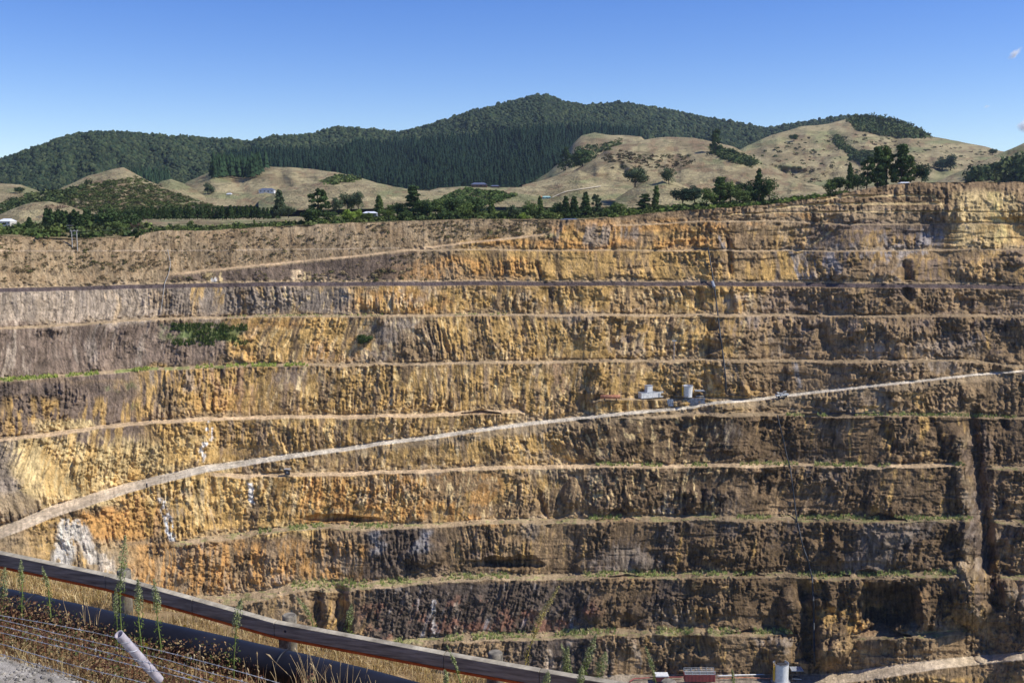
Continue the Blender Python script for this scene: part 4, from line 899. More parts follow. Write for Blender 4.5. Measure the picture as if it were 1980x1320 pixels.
e, p, m = thing_at('pump_canopy', 1352, 767, 'small flat-roofed open canopy over a pump beside the upper white tank', 'shelter'); canopy(e, 4.2, 3, 2.9)
e, p, m = thing_at('retaining_wall', 1341, 784, 'blue-grey block retaining wall under the upper white tank', 'wall', back=-.4)
part(e, 'blocks', m_bluegrey, boxes=[((c*1.6-4+(r % 2)*.4, .5, .4+r*.82), (1.54, 1.2, .78)) for r in range(4) for c in range(6)], bevel=.04)
e, p, m = thing_at('tarpaulin', 1296, 785, 'pale tarpaulin sheet hanging down the bank left of the grey wall', 'tarpaulin', back=-.3)
nx, nz = 12, 14; V_ = [(e.location+Vector((-1.3+2.6*i/nx, -.25+.35*math.sin(i*1.9+j*.3)+.12*j/nz*4, 3.1*j/nz))) for j in range(nz+1) for i in range(nx+1)]
o_ = mesh_np('sheet', np.array(V_)-np.array(e.location), grid_faces(nz+1, nx+1), m_tarp, parent=e)
# service truck on the haul road
e, p, m = thing_at('service_truck', 1511, 768, 'white service truck with crates on its tray driving up the haul road', 'truck')
part(e, 'cab', m_white, boxes=[((-1.9, 0, 1.15), (1.7, 1.8, .9))], bevel=.1)
part(e, 'cab_roof', m_white, boxes=[((-1.6, 0, 1.95), (1.1, 1.6, .75))], bevel=.12)
part(e, 'window', m_glass, boxes=[((-1.55, -.81, 1.95), (.85, .03, .5))]); part(e, 'windscreen', m_glass, boxes=[((-2.16, 0, 1.93), (.04, 1.4, .5))])
part(e, 'tray', m_white, boxes=[((1.1, 0, 1.0), (4.0, 2.0, .25)), ((1.1, -1, 1.35), (4.0, .08, .5)), ((3.1, 0, 1.35), (.08, 2, .5)), ((-.85, 0, 1.5), (.1, 2, 1.1))])
part(e, 'toolbox', m_panel, boxes=[((-.1, 0, 1.6), (1.2, 1.8, .8))], bevel=.04)
part(e, 'crane_arm', m_white, tubes=[(((.9, .3, 1.1), (.9, .3, 2.3), (2.6, .1, 2.7)), .12, 6)])
part(e, 'crate', m_conc, boxes=[((2.0, 0, 1.6), (1.2, 1.4, .7))])
part(e, 'chassis', m_dark, boxes=[((.3, 0, .75), (5.8, 1.0, .25))])
for x_ in (-1.8, 1.8):
    for y_ in (-.85, .85):
        wl = part(e, 'wheel', m_tyre, tubes=[(((x_, y_-.14, .5), (x_, y_+.14, .5)), .48, 16)])
e.rotation_euler = (0, math.radians(-3), math.radians(16))
# lamp pole, kiosk
e, p, m = thing_at('lamp_pole', 1303, 697, 'pale lamp pole with a short crossbar standing on the bench above the tanks', 'pole')
part(e, 'pole', m_panel, tubes=[(((0, 0, 0), (0, 0, 9)), .16, 6)]); part(e, 'floodlight', m_white, boxes=[((0, -.2, 9), (1.7, .4, .5))])
e, p, m = thing_at('control_kiosk', 556, 917, 'small dark kiosk with a pale roof on the bench below the haul road', 'kiosk')
part(e, 'cabinet', m_dark, boxes=[((0, 0, .8), (1.8, 1.3, 1.6))]); part(e, 'roof', m_conc, boxes=[((0, 0, 2.3), (2.6, 2.0, .18))])
for a_ in (-1, 1): part(e, 'leg', m_dark, boxes=[((a_*1.1, -.6, 1.15), (.1, .1, 2.3))])
part(e, 'panel', m_conc, boxes=[((0, -.67, 1.1), (.9, .04, .7))])
e, p, m = thing_at('marker_post', 284, 942, 'short dark marker post at the outer edge of the haul road', 'post', back=-1)
part(e, 'post', m_dark, boxes=[((0, 0, .8), (.5, .4, 1.6))]); part(e, 'cap', m_conc, boxes=[((0, 0, 1.65), (.55, .45, .12))])
# lower pad
LB = 1311
e, p, m = thing_at('red_hut', 1279, 1314, 'small dark red hut with a white roof and yellow sign on the lower pad', 'hut')
part(e, 'body', m_red, boxes=[((0, 0, 1.0), (4.6, 2.6, 2.0))], bevel=.03); part(e, 'roof', m_white, boxes=[((0, 0, 2.2), (5.0, 3.6, .45))], bevel=.08)
part(e, 'sign', m_yel, boxes=[((1.2, -1.33, 1.25), (.7, .05, .7))]); part(e, 'skid', m_dark, boxes=[((0, -1.1, -.05), (4.8, .25, .3))])
e, p, m = thing_at('red_skip', 1352, 1314, 'long dark red bin with white railings along its top on the lower pad', 'bin')
part(e, 'body', m_red, boxes=[((0, 0, 1.35), (11.6, 3.0, 2.7))], bevel=.04)
part(e, 'rib', m_red, boxes=[((x_, -1.53, 1.35), (.14, .1, 2.6)) for x_ in np.linspace(-5.4, 5.4, 9)])
rl = []
for z_ in (2.95, 3.55, 4.2): rl.append((((-5.7, -1.45, z_), (5.7, -1.45, z_)), .07, 5)); rl.append((((-5.7, 1.45, z_), (5.7, 1.45, z_)), .06, 5))
for x_ in np.linspace(-5.7, 5.7, 5):
    for y_ in (-1.45, 1.45): rl.append((((x_, y_, 2.7), (x_, y_, 4.25)), .08, 5))
part(e, 'railing', m_white, tubes=rl); part(e, 'deck', m_dark, boxes=[((0, 0, 2.72), (11.3, 2.7, .06))])
e, p, m = thing_at('water_tank', 1509, 1315, 'tall white round open-topped tank with yellow ladder on the lower pad', 'tank'); round_tank(e, 2.9, 7.0, .0)
part(e, 'plinth', m_conc, lathes=[((0, 0, -.2), [(0, .25), (3.6, .25), (3.7, 0)])])
part(e, 'broken_cover', m_dark, boxes=[((.4, .2, 6.6), (3.4, 2.2, .1))])
e, p, m = thing_at('pump_canopy', 1539, 1312, 'grey panel canopy on legs joined to the big lower white tank', 'shelter'); canopy(e, 4.6, 3.6, 4.2)
def draped(pts, r, name, label, cat, mat, off=.6, n=40, n_side=7, kindw=True, back=None):
    pts = np.array(pts, float); L = np.concatenate([[0], np.cumsum(np.hypot(*np.diff(pts, axis=0).T))]); q = np.linspace(0, L[-1], n)
    xx = np.interp(q, L, pts[:, 0]); yy = np.interp(q, L, pts[:, 1])
    Dd = np.array([min(wallD(a, b) for a in (x-3, x, x+3) for b in (y-2, y+2)) for x, y in zip(xx, yy)])
    Dd = np.convolve(np.pad(Dd, 2, mode='edge'), np.ones(5)/5, 'valid')-off
    mb = MB(); P0 = at(xx, yy, Dd); c = P0[-1]; mb.tube([Vector(v-P0[0]) for v in P0], r, n_side)
    o = mb.build(name, mat, None, True); o.location = P0[0]; tag(o, label, cat); return o
draped([(1369,478),(1374,510),(1380,545),(1388,607),(1393,650),(1399,693),(1403,730),(1404,760)], .34, 'pipeline', 'dark pipeline running down the upper benches to the tank pad', 'pipeline', m_pipe_far, 1.2)
draped([(1377,545),(1381,556)], .8, 'pipe_joint', 'pale blue-grey pipe junction where the upper pipeline crosses the dark rubble bench', 'pipe fitting', m_panel, 1.6, n=6)
draped([(1503,802),(1512,840),(1521,880),(1527,900),(1534,950),(1541,1008)], .30, 'pipeline', 'black pipeline from below the truck down to the second bench beneath', 'pipeline', m_pipe_far, 1.0)
draped([(1542,1010),(1552,1055),(1563,1085),(1569,1112)], .34, 'pipeline', 'short leaning black pipeline between the two benches above the dark slot', 'pipeline', m_pipe_far, 1.0)
draped([(1570,1112),(1573,1160),(1574,1230),(1575,1285)], .42, 'pipeline', 'thick black pipeline hanging down the dark slot to the lower road', 'pipeline', m_pipe_far, 1.0)
draped([(1342,481),(1356,482),(1369,480)], .2, 'side_pipe', 'thin dark side pipe joining the top of the upper pipeline', 'pipe', m_pipe_far, .6, n=10)
draped([(324,482),(330,510),(326,530),(319,546),(314,580),(311,604)], .14, 'cable', 'thin pale cable dropping down the left slope past the dark bench', 'cable', m_conc, .5)
draped([(1405,762),(1430,764),(1470,768)], .2, 'side_pipe', 'low dark pipe along the upper pad towards the truck', 'pipe', m_pipe_far, .3, n=12)
draped([(1600,799),(1640,799),(1702,798)], .2, 'side_pipe', 'thin black hose lying on the bench under the right half of the haul road', 'hose', m_pipe_far, .5, n=20)
draped([(1216,1318),(1226,1311),(1262,1309),(1320,1308)], .22, 'red_pipe', 'red pipe bending along the lower pad past the small red hut', 'pipe', m_red, .8, n=30)
draped([(1386,1306),(1430,1304),(1478,1303)], .22, 'white_pipe', 'white and pink pipes lying between the red bin and the big tank', 'pipe', m_white, .8, n=20)
draped([(1388,1311),(1440,1309),(1490,1311)], .2, 'white_pipe', 'long pale pipe lying nearest the pad edge left of the big tank', 'pipe', m_rust, 1.0, n=20)
# bush clinging to the wall and weeds on the benches
D_ = wallD(704, 668)-.8
place_tree(704, 670, 30, .95, 'round', 'dark', 'single round dark bush clinging to the quarry face left of centre', 'bush', D=D_, cat='bush')
def tuft_proto(seed, n=9):
    r = np.random.RandomState(seed); vs = []; fs = []
    for i in range(n):
        a = r.rand()*6.28; l = .5+.5*r.rand(); sp_ = .35*r.rand(); wdt = .10
        bx_, by_ = r.randn(2)*.12; c, s = math.cos(a), math.sin(a); b = len(vs)
        vs += [(bx_-s*wdt, by_+c*wdt, 0), (bx_+s*wdt, by_-c*wdt, 0), (bx_+c*sp_, by_+s*sp_, l)]; fs.append((b, b+1, b+2))
    return np.array(vs), np.array(fs)
TUF = [tuft_proto(s) for s in range(5)]
def bench_weeds(line, x0, x1, n, cols, name, label, size=(.7, 1.7), lo=-1.5, hi=.5):
    pts, th, k_, tb = line; x = RS.uniform(x0, x1, n); t_ = np.interp(x, [q[0] for q in th], [q[1] for q in th]) if hasattr(th, '__len__') else th
    keep = vn(x/30, x*0+pts[0, 1], 3) > .38; x = x[keep]; t_ = t_[keep] if hasattr(t_, '__len__') else t_
    y = np.interp(x, pts[:, 0], pts[:, 1])+t_*RS.uniform(lo, hi, len(x))*1.0+1
    Dd = np.array([wallD(a, b) for a, b in zip(x, y)]); pos = at(x, y, Dd); s = RS.uniform(*size, len(x))
    c = np.stack([lin(*q) for q in cols])[RS.randint(0, len(cols), len(x))]*(.7+.6*RS.rand(len(x), 1))
    scatter_mesh(name, TUF, pos, s, s*1.1, c, m_leaf, label, 'weeds', sink=0)
WG = [(186,190,120),(160,172,100),(210,200,146),(140,152,88)]
wl_ = [l for l in LINES if l[2] in ('berm', 'sandy')]
def byy(x, y): return min(wl_, key=lambda l: abs(np.interp(x, l[0][:, 0], l[0][:, 1])-y) + (0 if l[0][0, 0] <= x <= l[0][-1, 0] else 999))
bench_weeds(byy(100, 726), -200, 640, 900, [(176,186,92),(150,166,80),(190,196,112)], 'bench_grass', 'bright green grass strip along the left bench under the dark grey face', (.8, 1.6), -.3, .9)
bench_weeds(byy(1400, 895), 1150, 1866, 700, WG, 'bench_weeds', 'green weeds along the first long bench under the right part of the haul road', lo=-.3, hi=.7)
bench_weeds(byy(1300, 995), 1140, 1880, 1000, WG, 'bench_weeds', 'yellow-green weeds along the bench with the small dark rubble peak', lo=-.3, hi=.7)
bench_weeds(byy(620, 1011), 500, 760, 320, WG, 'bench_weeds', 'green weeds where the left bench widens below the shadowed overhang', lo=-.2, hi=.9)
bench_weeds(byy(1200, 1106), 560, 1850, 1300, WG, 'bench_weeds', 'weeds along the third bench from the bottom', lo=-.3, hi=.8)
bench_weeds(byy(1200, 1215), 760, 1530, 900, WG, 'bench_weeds', 'weeds along the lowest full bench above the red bin', lo=-.2, hi=.9)
bench_weeds(byy(1700, 800), 1500, 2000, 420, WG, 'bench_weeds', 'weeds along the short bench directly under the truck end of the road', lo=-.3, hi=.7)
bench_weeds(byy(600, 609), 440, 980, 260, WG, 'bench_weeds', 'thin green weeds on the bench below the dark rubble bench', (.6, 1.2), -.2, .6)
# green growth on the dark left face
n = 900; x = RS.uniform(330, 478, n); y = RS.uniform(626, 668, n); k = vn(x/22, y/9, 2) > .45; x = x[k]; y = y[k]
Dd = np.array([wallD(a, b) for a, b in zip(x, y)]); s_ = RS.uniform(.8, 1.9, len(x))
scatter_mesh('face_shrubbery', TUF, at(x, y, Dd), s_*1.1, s_*1.5, np.stack([lin(96,112,56), lin(72,88,46), lin(120,128,70)])[RS.randint(0, 3, len(x))]*(.7+.6*RS.rand(len(x), 1)), m_leaf, 'patch of green growth on the grey upper left face', 'shrubbery', sink=.1)
# rubble stones on mounds and at the foot of faces
n = 9000; x = RS.uniform(-50, 2030, n); y = RS.uniform(560, 1330, n)
ii = np.clip(np.searchsorted(xs, x), 0, NXW-1); jj = np.clip(((y-Yt[0][ii])/(1440-Yt[0][ii])*(NYW-1)).astype(int), 0, NYW-1)
k = (toe[jj, ii] > .4) | (moundm[jj, ii] > .3) | ((kinds['berm'][jj, ii] > .5) & (RS.rand(n) < .5)); x, y = x[k], y[k]; ii, jj = ii[k], jj[k]
Dd = Dw[jj, ii]; s_ = RS.uniform(.25, .8, len(x))
scatter_mesh('rubble', [(ICOV, ICOF)], at(x, Y[jj, ii], Dd), s_*.8, s_, np.clip(A[jj, ii]*1.05, .02, .7), m_rock, 'loose rock rubble lying at the foot of the bench faces', 'rubble', sink=-.1)

# ================================================================== FARM THINGS ON THE HILLS
m_roofblue = flat_mat('blue_grey_roof', lin(96, 104, 124), .5); m_roofw = flat_mat('white_roof', lin(232, 234, 238), .5, wear=.08); m_brick = flat_mat('brown_wall', lin(120, 84, 68), .9)
m_teal = flat_mat('teal_wall', lin(170, 206, 196), .6); m_orange = flat_mat('orange_cloth', lin(206, 120, 84), .8); m_cream = flat_mat('cream_wall', lin(222, 216, 202), .8)
def house(name, x, y, wpx, hpx, roofmat, wallmat, label, cat='house', D=None, depth=7, roofh=.45, wins=3, base=True):
    if D is None: D = hit(x, y)
    m = mpp(D); e = empty(name, P(x, y, D-.5), label, cat); w_ = wpx*m; h_ = hpx*m; wh = h_*(1-roofh)
    part(e, 'wall', wallmat, boxes=[((0, depth/2, wh/2-.5), (w_*.96, depth, wh+1))])
    mb = MB(); o = Vector(e.location); x0, x1 = -w_/2, w_/2; y0, y1 = -.4, depth+.4; hip = min(w_*.2, depth/2)
    q = [(x0, y0, wh), (x1, y0, wh), (x1, y1, wh), (x0, y1, wh), (x0+hip, depth/2, h_), (x1-hip, depth/2, h_)]
    mb.add([o+Vector(v) for v in q], [(0, 1, 5, 4), (2, 3, 4, 5), (1, 2, 5), (3, 0, 4), (3, 2, 1, 0)]); mb.build('roof', roofmat, e)
    for i in range(wins): part(e, 'window', m_glass, boxes=[((-w_*.36+w_*.72*i/max(1, wins-1), -.03, wh*.5), (w_*.09, .08, wh*.4))])
    part(e, 'door', m_dark, boxes=[((w_*.12, -.03, wh*.35), (w_*.045, .08, wh*.7))])
    return e
house('farmhouse', 515, 372, 30, 8, m_roofblue, m_white, 'long white farmhouse with a blue-grey roof on the slope left of centre', wins=4)
house('hill_house', 926, 362, 32, 9, m_roofblue, m_brick, 'brown house with blue-grey roofs just below the pine plantation', wins=4)
house('hill_shed', 957, 363, 18, 5, m_roofblue, m_brick, 'low shed with a grey roof just right of the brown hill house', 'shed', wins=2)
house('garage', 442, 377, 10, 3.5, m_roofw, m_cream, 'tiny pale shed left of the long white farmhouse', 'shed', wins=1)
house('white_shed', 714, 416, 27, 7, m_roofw, m_bluegrey, 'bright white roofed shed among green trees on the rim', 'shed', D=float(rim_D(714))+34, wins=3)
house('small_shed', 666, 424, 10, 6, m_roofblue, m_panel, 'small grey shed half hidden left of the willow', 'shed', D=float(rim_D(666))+30, wins=1)
house('teal_shed', 1057, 384, 17, 5, m_teal, m_teal, 'small pale teal shed at the end of the pale farm track', 'shed', wins=3)
house('orange_tent', 1045, 384, 6, 5, m_orange, m_orange, 'tiny orange shelter touching the left end of the teal shed', 'shelter', depth=3, wins=1)
house('farmhouse', 8, 434, 24, 11, m_roofw, m_cream, 'white-roofed farmhouse half hidden by trees at the far left', D=float(rim_D(8))+75, wins=2)
house('site_office', 1101, 427.5, 40, 5, m_roofblue, m_conc, 'long low grey-roofed building on the rim below the dark tree pair', 'building', D=float(rim_D(1101))+4, depth=5, wins=5)
house('site_cabin', 1751, 356, 22, 4, m_roofw, m_white, 'low white cabin on the rim under the tall right pines', 'cabin', D=float(rim_D(1751))+5, depth=3, wins=3)
def strip(pts, wd, name, mat, lift=.5, n=40):
    pts = np.array(pts, float); q = np.linspace(0, len(pts)-1, n); xx = np.interp(q, range(len(pts)), pts[:, 0]); yy = np.interp(q, range(len(pts)), pts[:, 1])
    rows = []
    for o_ in np.linspace(-wd/2, wd/2, 3):
        rows.append(at(xx, yy+o_, np.array([hit(a, b+o_) for a, b in zip(xx, yy)])-2)+np.array([0, 0, lift]))
    V_ = np.stack(rows, 0); o = mesh_np(name, V_, grid_faces(3, n), mat); tag(o, kind='structure'); return o
m_track = noise_mat('track_gravel', tuple(lin(172, 158, 132)), tuple(lin(204, 190, 164)), .4, .95)
strip([(1068,383),(1082,376),(1096,371),(1120,367),(1162,361)], 1.3, 'farm_track', m_track)
strip([(262,430),(264,440),(255,448),(236,454)], 2.2, 'farm_track', m_track)
# power line
m_wood = noise_mat('weathered_wood', tuple(lin(150, 146, 140)), tuple(lin(196, 192, 184)), 2, .9)
D_ = float(rim_D(145))-8
e = empty('power_pylon', P(145, 483, wallD(145, 482)), 'pale H-shaped power pole with two legs on the dry left slope', 'power pole')
for x_ in (-1.1, 1.1): part(e, 'leg', m_wood, tubes=[(((x_, 0, -1), (x_, 0, 8.2)), .2, 6)])
part(e, 'crossarm', m_wood, boxes=[((0, 0, 8.2), (3.4, .3, .35)), ((0, 0, 6.4), (2.3, .15, .18))])
for x_ in (-1.4, 0, 1.4): part(e, 'insulator', m_white, tubes=[(((x_, 0, 8.35), (x_, 0, 8.7)), .1, 6)])
e2_ = empty('power_pole', P(136, 464, float(rim_D(136))+18), 'single dark power pole with crossarms just left of the H-shaped pole', 'power pole')
part(e2_, 'pole', m_dark, tubes=[(((0, 0, -1), (0, 0, 7)), .15, 6)]); part(e2_, 'crossarm', m_wood, boxes=[((0, 0, 6.6), (3.2, .2, .2)), ((0, 0, 5.4), (2.2, .2, .2))])
for i, (a, b, la) in enumerate([((150, 449), (232, 452), 'upper dark power wire sagging right from the H-shaped pole'), ((148, 447), (262, 440), 'lower dark power wire running right from the H-shaped pole')]):
    q = []
    for k_ in range(14):
        t_ = k_/13; q.append(P(a[0]+(b[0]-a[0])*t_, a[1]+(b[1]-a[1])*t_+6*t_*(1-t_), wallD(150, 482)+60*t_))
    mb = MB(); mb.tube([v-q[0] for v in q], .05, 4); o = mb.build('power_wire', m_dark); o.location = q[0]; tag(o, la, 'wire')

# ================================================================== THE NEAR BANK
RPX = [(-260, 1030, 15.0), (-80, 1054, 14.7), (0, 1070, 14.5), (203, 1113, 14.2), (370, 1159, 13.9), (530, 1204, 13.6), (857, 1265, 13.05), (1043, 1298, 12.7), (1400, 1358, 12.1), (1900, 1440, 11.4)]
RP = [P(*q) for q in RPX]; RPa = np.array([tuple(v) for v in RP])
def railY(X_): return np.interp(X_, RPa[:, 0], RPa[:, 1])
def railZ(X_): return np.interp(X_, RPa[:, 0], RPa[:, 2])
PD = [-30, -12, -5.0, -3.8, -2.3, -1.5, -1.0, 0, 1.0, 1.8, 3, 10, 70]; PZ = [2.3, 2.15, 1.95, 1.35, .55, .22, .05, 0, -.1, -.5, -2, -10, -80]
def gz(X_, Y_, nz=True):
    d = Y_-railY(X_); z = railZ(X_)-.66+np.interp(d, PD, PZ)
    if nz: z = z+(fbm(X_*1.3, Y_*1.3, 2, 4)-.5)*.22*np.clip((d+6)/2, .15, 1)+(fbm(X_*6, Y_*6, 4, 3)-.5)*.05
    return z
gx = np.linspace(-16, 12, 420); gd = np.concatenate([np.linspace(-26, -7, 30), np.linspace(-6.9, 3, 260), np.linspace(3.3, 70, 50)])
GX, GD = np.meshgrid(gx, gd); GY = railY(GX)+GD; GZ = gz(GX, GY)
grav = ss(-4.35, -4.75, GD+(fbm(GX*2.2, GY*2.2, 3, 3)-.5)*1.2)
cg = np.zeros(GX.shape+(3,)); cg[:] = lin(150, 126, 92); cg = cg*(1-grav[..., None])+lin(158, 150, 138)*grav[..., None]
cg = cg*(.7+.6*fbm(GX*9, GY*9, 1, 3))[..., None]
m_bank = attr_mat('bank_soil', (2.0, 9.0, 60.0), amp=.3, bump=.8, bdist=.03)
bank = mesh_np('near_bank', np.stack([GX, GY, GZ], -1), grid_faces(*GX.shape), m_bank, cg, smoothsh=True); tag(bank, kind='structure')
# gravel stones
n = 5000; x = RS.uniform(-6.5, -1, n); d = RS.uniform(-7.5, -4.2, n); y = railY(x)+d; k = d+(fbm(x*2.2, y*2.2, 3, 3)-.5)*1.2 < -4.5+RS.rand(n)*.35; x, y = x[k], y[k]
s_ = RS.uniform(.006, .022, len(x)); scatter_mesh('gravel', [(ICOV, ICOF)], np.stack([x, y, gz(x, y)], -1), s_*.8, s_, lin(172, 164, 152)*(.4+.8*RS.rand(len(x), 1)), m_bank, 'loose pale grey gravel on the path at the bottom left corner', 'gravel', sink=-.2)
# guardrail
m_rail = noise_mat('grey_timber', tuple(lin(104, 95, 80)), tuple(lin(196, 184, 160)), 3.5, .85, bump=.8, bscale=30, stretch=(.6, .6, 7), lo=.3, hi=.68)
m_edge = noise_mat('orange_edge', tuple(lin(190, 84, 36)), tuple(lin(226, 116, 58)), 6, .9)
m_post = noise_mat('post_timber', tuple(lin(88, 82, 72)), tuple(lin(156, 146, 128)), 9, .9, bump=.5, bscale=60)
g_ = empty('guardrail', RP[3]+Vector((0, 0, -.66)), 'weathered grey timber guardrail running down across the lower left foreground', 'guardrail')
joints = [(-260, 1030, 15.0), (203, 1113, 14.2), (530, 1204, 13.6), (1043, 1298, 12.7), (1900, 1440, 11.4)]
RH, RW = .185, .12
mids = {0: (-80, 1054, 14.7), 1: (370, 1159, 13.9), 2: (857, 1265, 13.05), 3: (1400, 1358, 12.1)}
def beam(mb, A_, B_, h, w_, z0=0, shrink=.01):
    t = (B_-A_); t.normalize(); nrm = Vector((t.y, -t.x, 0)).normalized()     # towards the camera
    a = A_+t*shrink; b = B_-t*shrink; vs = []
    for p_ in (a, b):
        for s1 in (0, 1):
            for s2 in (0, 1): vs.append(p_+Vector((0, 0, z0-h*s1))-nrm*(w_*s2))
    mb.add(vs, [(0, 1, 5, 4), (2, 6, 7, 3), (0, 4, 6, 2), (1, 3, 7, 5), (0, 2, 3, 1), (4, 5, 7, 6)])
for i in range(4):
    a, b = P(*joints[i]), P(*joints[i+1]); c = P(*mids[i])
    mb = MB(); beam(mb, a, c, RH, RW, 0, .0 if i else 0); beam(mb, c, b, RH, RW, 0, .008)
    mb.build('rail', m_rail, g_, bevel=.006)
    mb = MB(); t = (b-a).normalized(); nrm = Vector((t.y, -t.x, 0)).normalized()
    beam(mb, a+nrm*.004, c+nrm*.004, .035, RW-.03, -RH-.002, 0); beam(mb, c+nrm*.004, b+nrm*.004, .035, RW-.03, -RH-.002, .008); mb.build('rail_underside', m_edge, g_)
t0 = (P(*joints[2])-P(*joints[1])).normalized(); nr0 = Vector((t0.y, -t0.x, 0)).normalized()
Rz = Matrix.Rotation(math.atan2(t0.y, t0.x), 3, 'Z')
for px0 in (-95, 222, 546, 950, 1290):
    q = P(px0, np.interp(px0, [a[0] for a in RPX], [a[1] for a in RPX]), np.interp(px0, [a[0] for a in RPX], [a[2] for a in RPX]))
    mb = MB(); c = q-nr0*(RW+.10); mb.tube([c+Vector((0, 0, -.95)), c+Vector((0, 0, -.2)), c+Vector((0, 0, .045)), c+Vector((0, 0, .06))], [.105, .10, .10, .085], 14)
    po = mb.build('post', m_post, g_, sm=True)
    mb = MB(); mb.box(q-nr0*(RW*.5)+Vector((0, 0, -RH-.22)), (.13, RW*.9, .36), Rz); mb.build('spacer_block', m_post, g_)
    mb = MB(); mb.tube([q+Vector((.04, 0, -RH*.5))+nr0*.012, q+Vector((.04, 0, -RH*.5))-nr0*.03], .02, 8); mb.build('bolt', m_dark, g_)
# big black pipe
m_hdpe = noise_mat('black_plastic_pipe', tuple(lin(22, 22, 26)), tuple(lin(36, 36, 42)), 1.5, .5, spec=.3, bump=.1, bscale=30)
pp = [(-260, 1090+36, 13.9), (-80, 1118+36, 13.5), (0, 1132+37, 13.3), (213, 1178+38, 12.9), (430, 1226+39, 12.4), (660, 1278+41, 11.8), (813, 1318+42, 11.4), (1100, 1395+44, 10.8)]
pv = [P(*q) for q in pp]; mb = MB()
def spline(pts, k=6):
    out = []
    for i in range(len(pts)-1):
        p0, p1, p2, p3 = pts[max(i-1, 0)], pts[i], pts[i+1], pts[min(i+2, len(pts)-1)]
        for j in range(k):
            t = j/k; out.append(0.5*((2*p1)+(p2-p0)*t+(2*p0-5*p1+4*p2-p3)*t*t+(3*p1-p0-3*p2+p3)*t**3))
    return out+[pts[-1]]
sv = spline(pv); ro = empty('black_pipe', sv[10], 'thick black plastic pipe lying along the bank below the guardrail', 'pipe')
mb.tube(sv, .228, 36); mb.build('pipe_run', m_hdpe, ro, sm=True)
for k_ in (14, 27): mb = MB(); t = (sv[k_+1]-sv[k_]).normalized(); mb.tube([sv[k_]-t*.02, sv[k_]+t*.02], .236, 36); mb.build('weld_bead', m_hdpe, ro, sm=True)
# barbed wire and its leaning post
m_galv = noise_mat('galvanised_wire', tuple(lin(120, 120, 124)), tuple(lin(186, 186, 190)), 8, .45, metal=.4, spec=.5)
m_pvc = noise_mat('pale_painted_pipe', tuple(lin(150, 140, 142)), tuple(lin(204, 194, 196)), 14, .55, lo=.3, hi=.7)
fe = empty('barbed_wire_fence', P(304, 1309, 7.55), 'sagging barbed wire fence with five bright strands tied to a leaning pipe post', 'fence')
top, bot = P(230, 1226, 7.75), P(302, 1306, 8.05); ax = (top-bot).normalized()
mb = MB(); r_ = .036; n_ = 24; ring = []
a_ = ax.cross(Vector((0, 1, 0))).normalized(); b_ = ax.cross(a_)
prof = [(bot-ax*.06, r_*.92), (bot, r_), (top, r_), (top+ax*.004, r_*1.02), (top, r_*.80), (top-ax*.25, r_*.78)]
vs = [q+(a_*math.cos(2*math.pi*k/n_)+b_*math.sin(2*math.pi*k/n_))*rr for q, rr in prof for k in range(n_)]
mb.add(vs, [(i*n_+k, i*n_+(k+1) % n_, (i+1)*n_+(k+1) % n_, (i+1)*n_+k) for i in range(len(prof)-1) for k in range(n_)]); post = mb.build('post', m_pvc, fe, sm=True)
WIRES = [[(-120,1166,8.5),(0,1189,8.4),(110,1208,8.35),(216,1230,8.3),(262,1246,8.1),(330,1262,8.1),(425,1287,8.0),(520,1314,7.95),(620,1345,7.9)],
 [(-120,1174,8.35),(0,1197,8.25),(126,1228,8.2),(205,1246,8.1),(268,1262,7.95),(330,1277,7.95),(400,1298,7.9),(480,1320,7.85),(560,1345,7.8)],
 [(-120,1186,8.15),(0,1209,8.05),(110,1237,8.0),(200,1259,7.9),(280,1279,7.8),(360,1302,7.75),(440,1328,7.7)],
 [(-120,1199,8.0),(0,1222,7.9),(100,1246,7.85),(200,1271,7.75),(292,1294,7.65),(380,1316,7.6),(460,1340,7.55)],
 [(-120,1222,7.8),(0,1244,7.7),(60,1262,7.65),(160,1290,7.6),(250,1312,7.5),(340,1336,7.45)],
 [(-120,1242,7.65),(0,1264,7.6),(70,1284,7.55),(150,1308,7.5),(230,1336,7.45)]]
for wv in WIRES:
    q = spline([P(*a) for a in wv], 10); mb = MB()
    for ph in (0, math.pi):
        tw = []; L = 0
        fine_q = []
        for i in range(len(q)-1):
            for j in range(6): fine_q.append(q[i]+(q[i+1]-q[i])*(j/6))
        for i, v in enumerate(fine_q):
            if i: L += (v-fine_q[i-1]).length
            a = L*60+ph; tw.append(v+Vector((0, math.cos(a), math.sin(a)))*.002)
        mb.tube(tw, .0017, 4, False)
    L = 0; nxt = .05
    for i in range(1, len(q)):
        sg = (q[i]-q[i-1]).length
        while nxt < L+sg:
            c = q[i-1]+(q[i]-q[i-1])*((nxt-L)/sg); t = (q[i]-q[i-1]).normalized()
            mb.tube([c-t*.009, c+t*.009], .0045, 5)
            for k_ in range(4):
                dv = Vector((rnd.uniform(-.4, .4), rnd.uniform(-1, 1), rnd.uniform(-1, 1))).normalized(); mb.tube([c-dv*.002, c+dv*.019], [.0018, .0006], 3, False)
            nxt += .125
        L += sg
    mb.build('wire', m_galv, fe)
for k_ in (.18, .42, .66, .86):   # wire ties round the post
    c = bot+(top-bot)*k_; mb = MB(); ring = [c+ax*(.03*math.sin(a+1))+(a_*math.cos(a)+b_*math.sin(a))*(r_+.003) for a in np.linspace(0, 6.28, 20)]; mb.tube(ring, .003, 4, False); mb.build('tie', m_galv, fe)
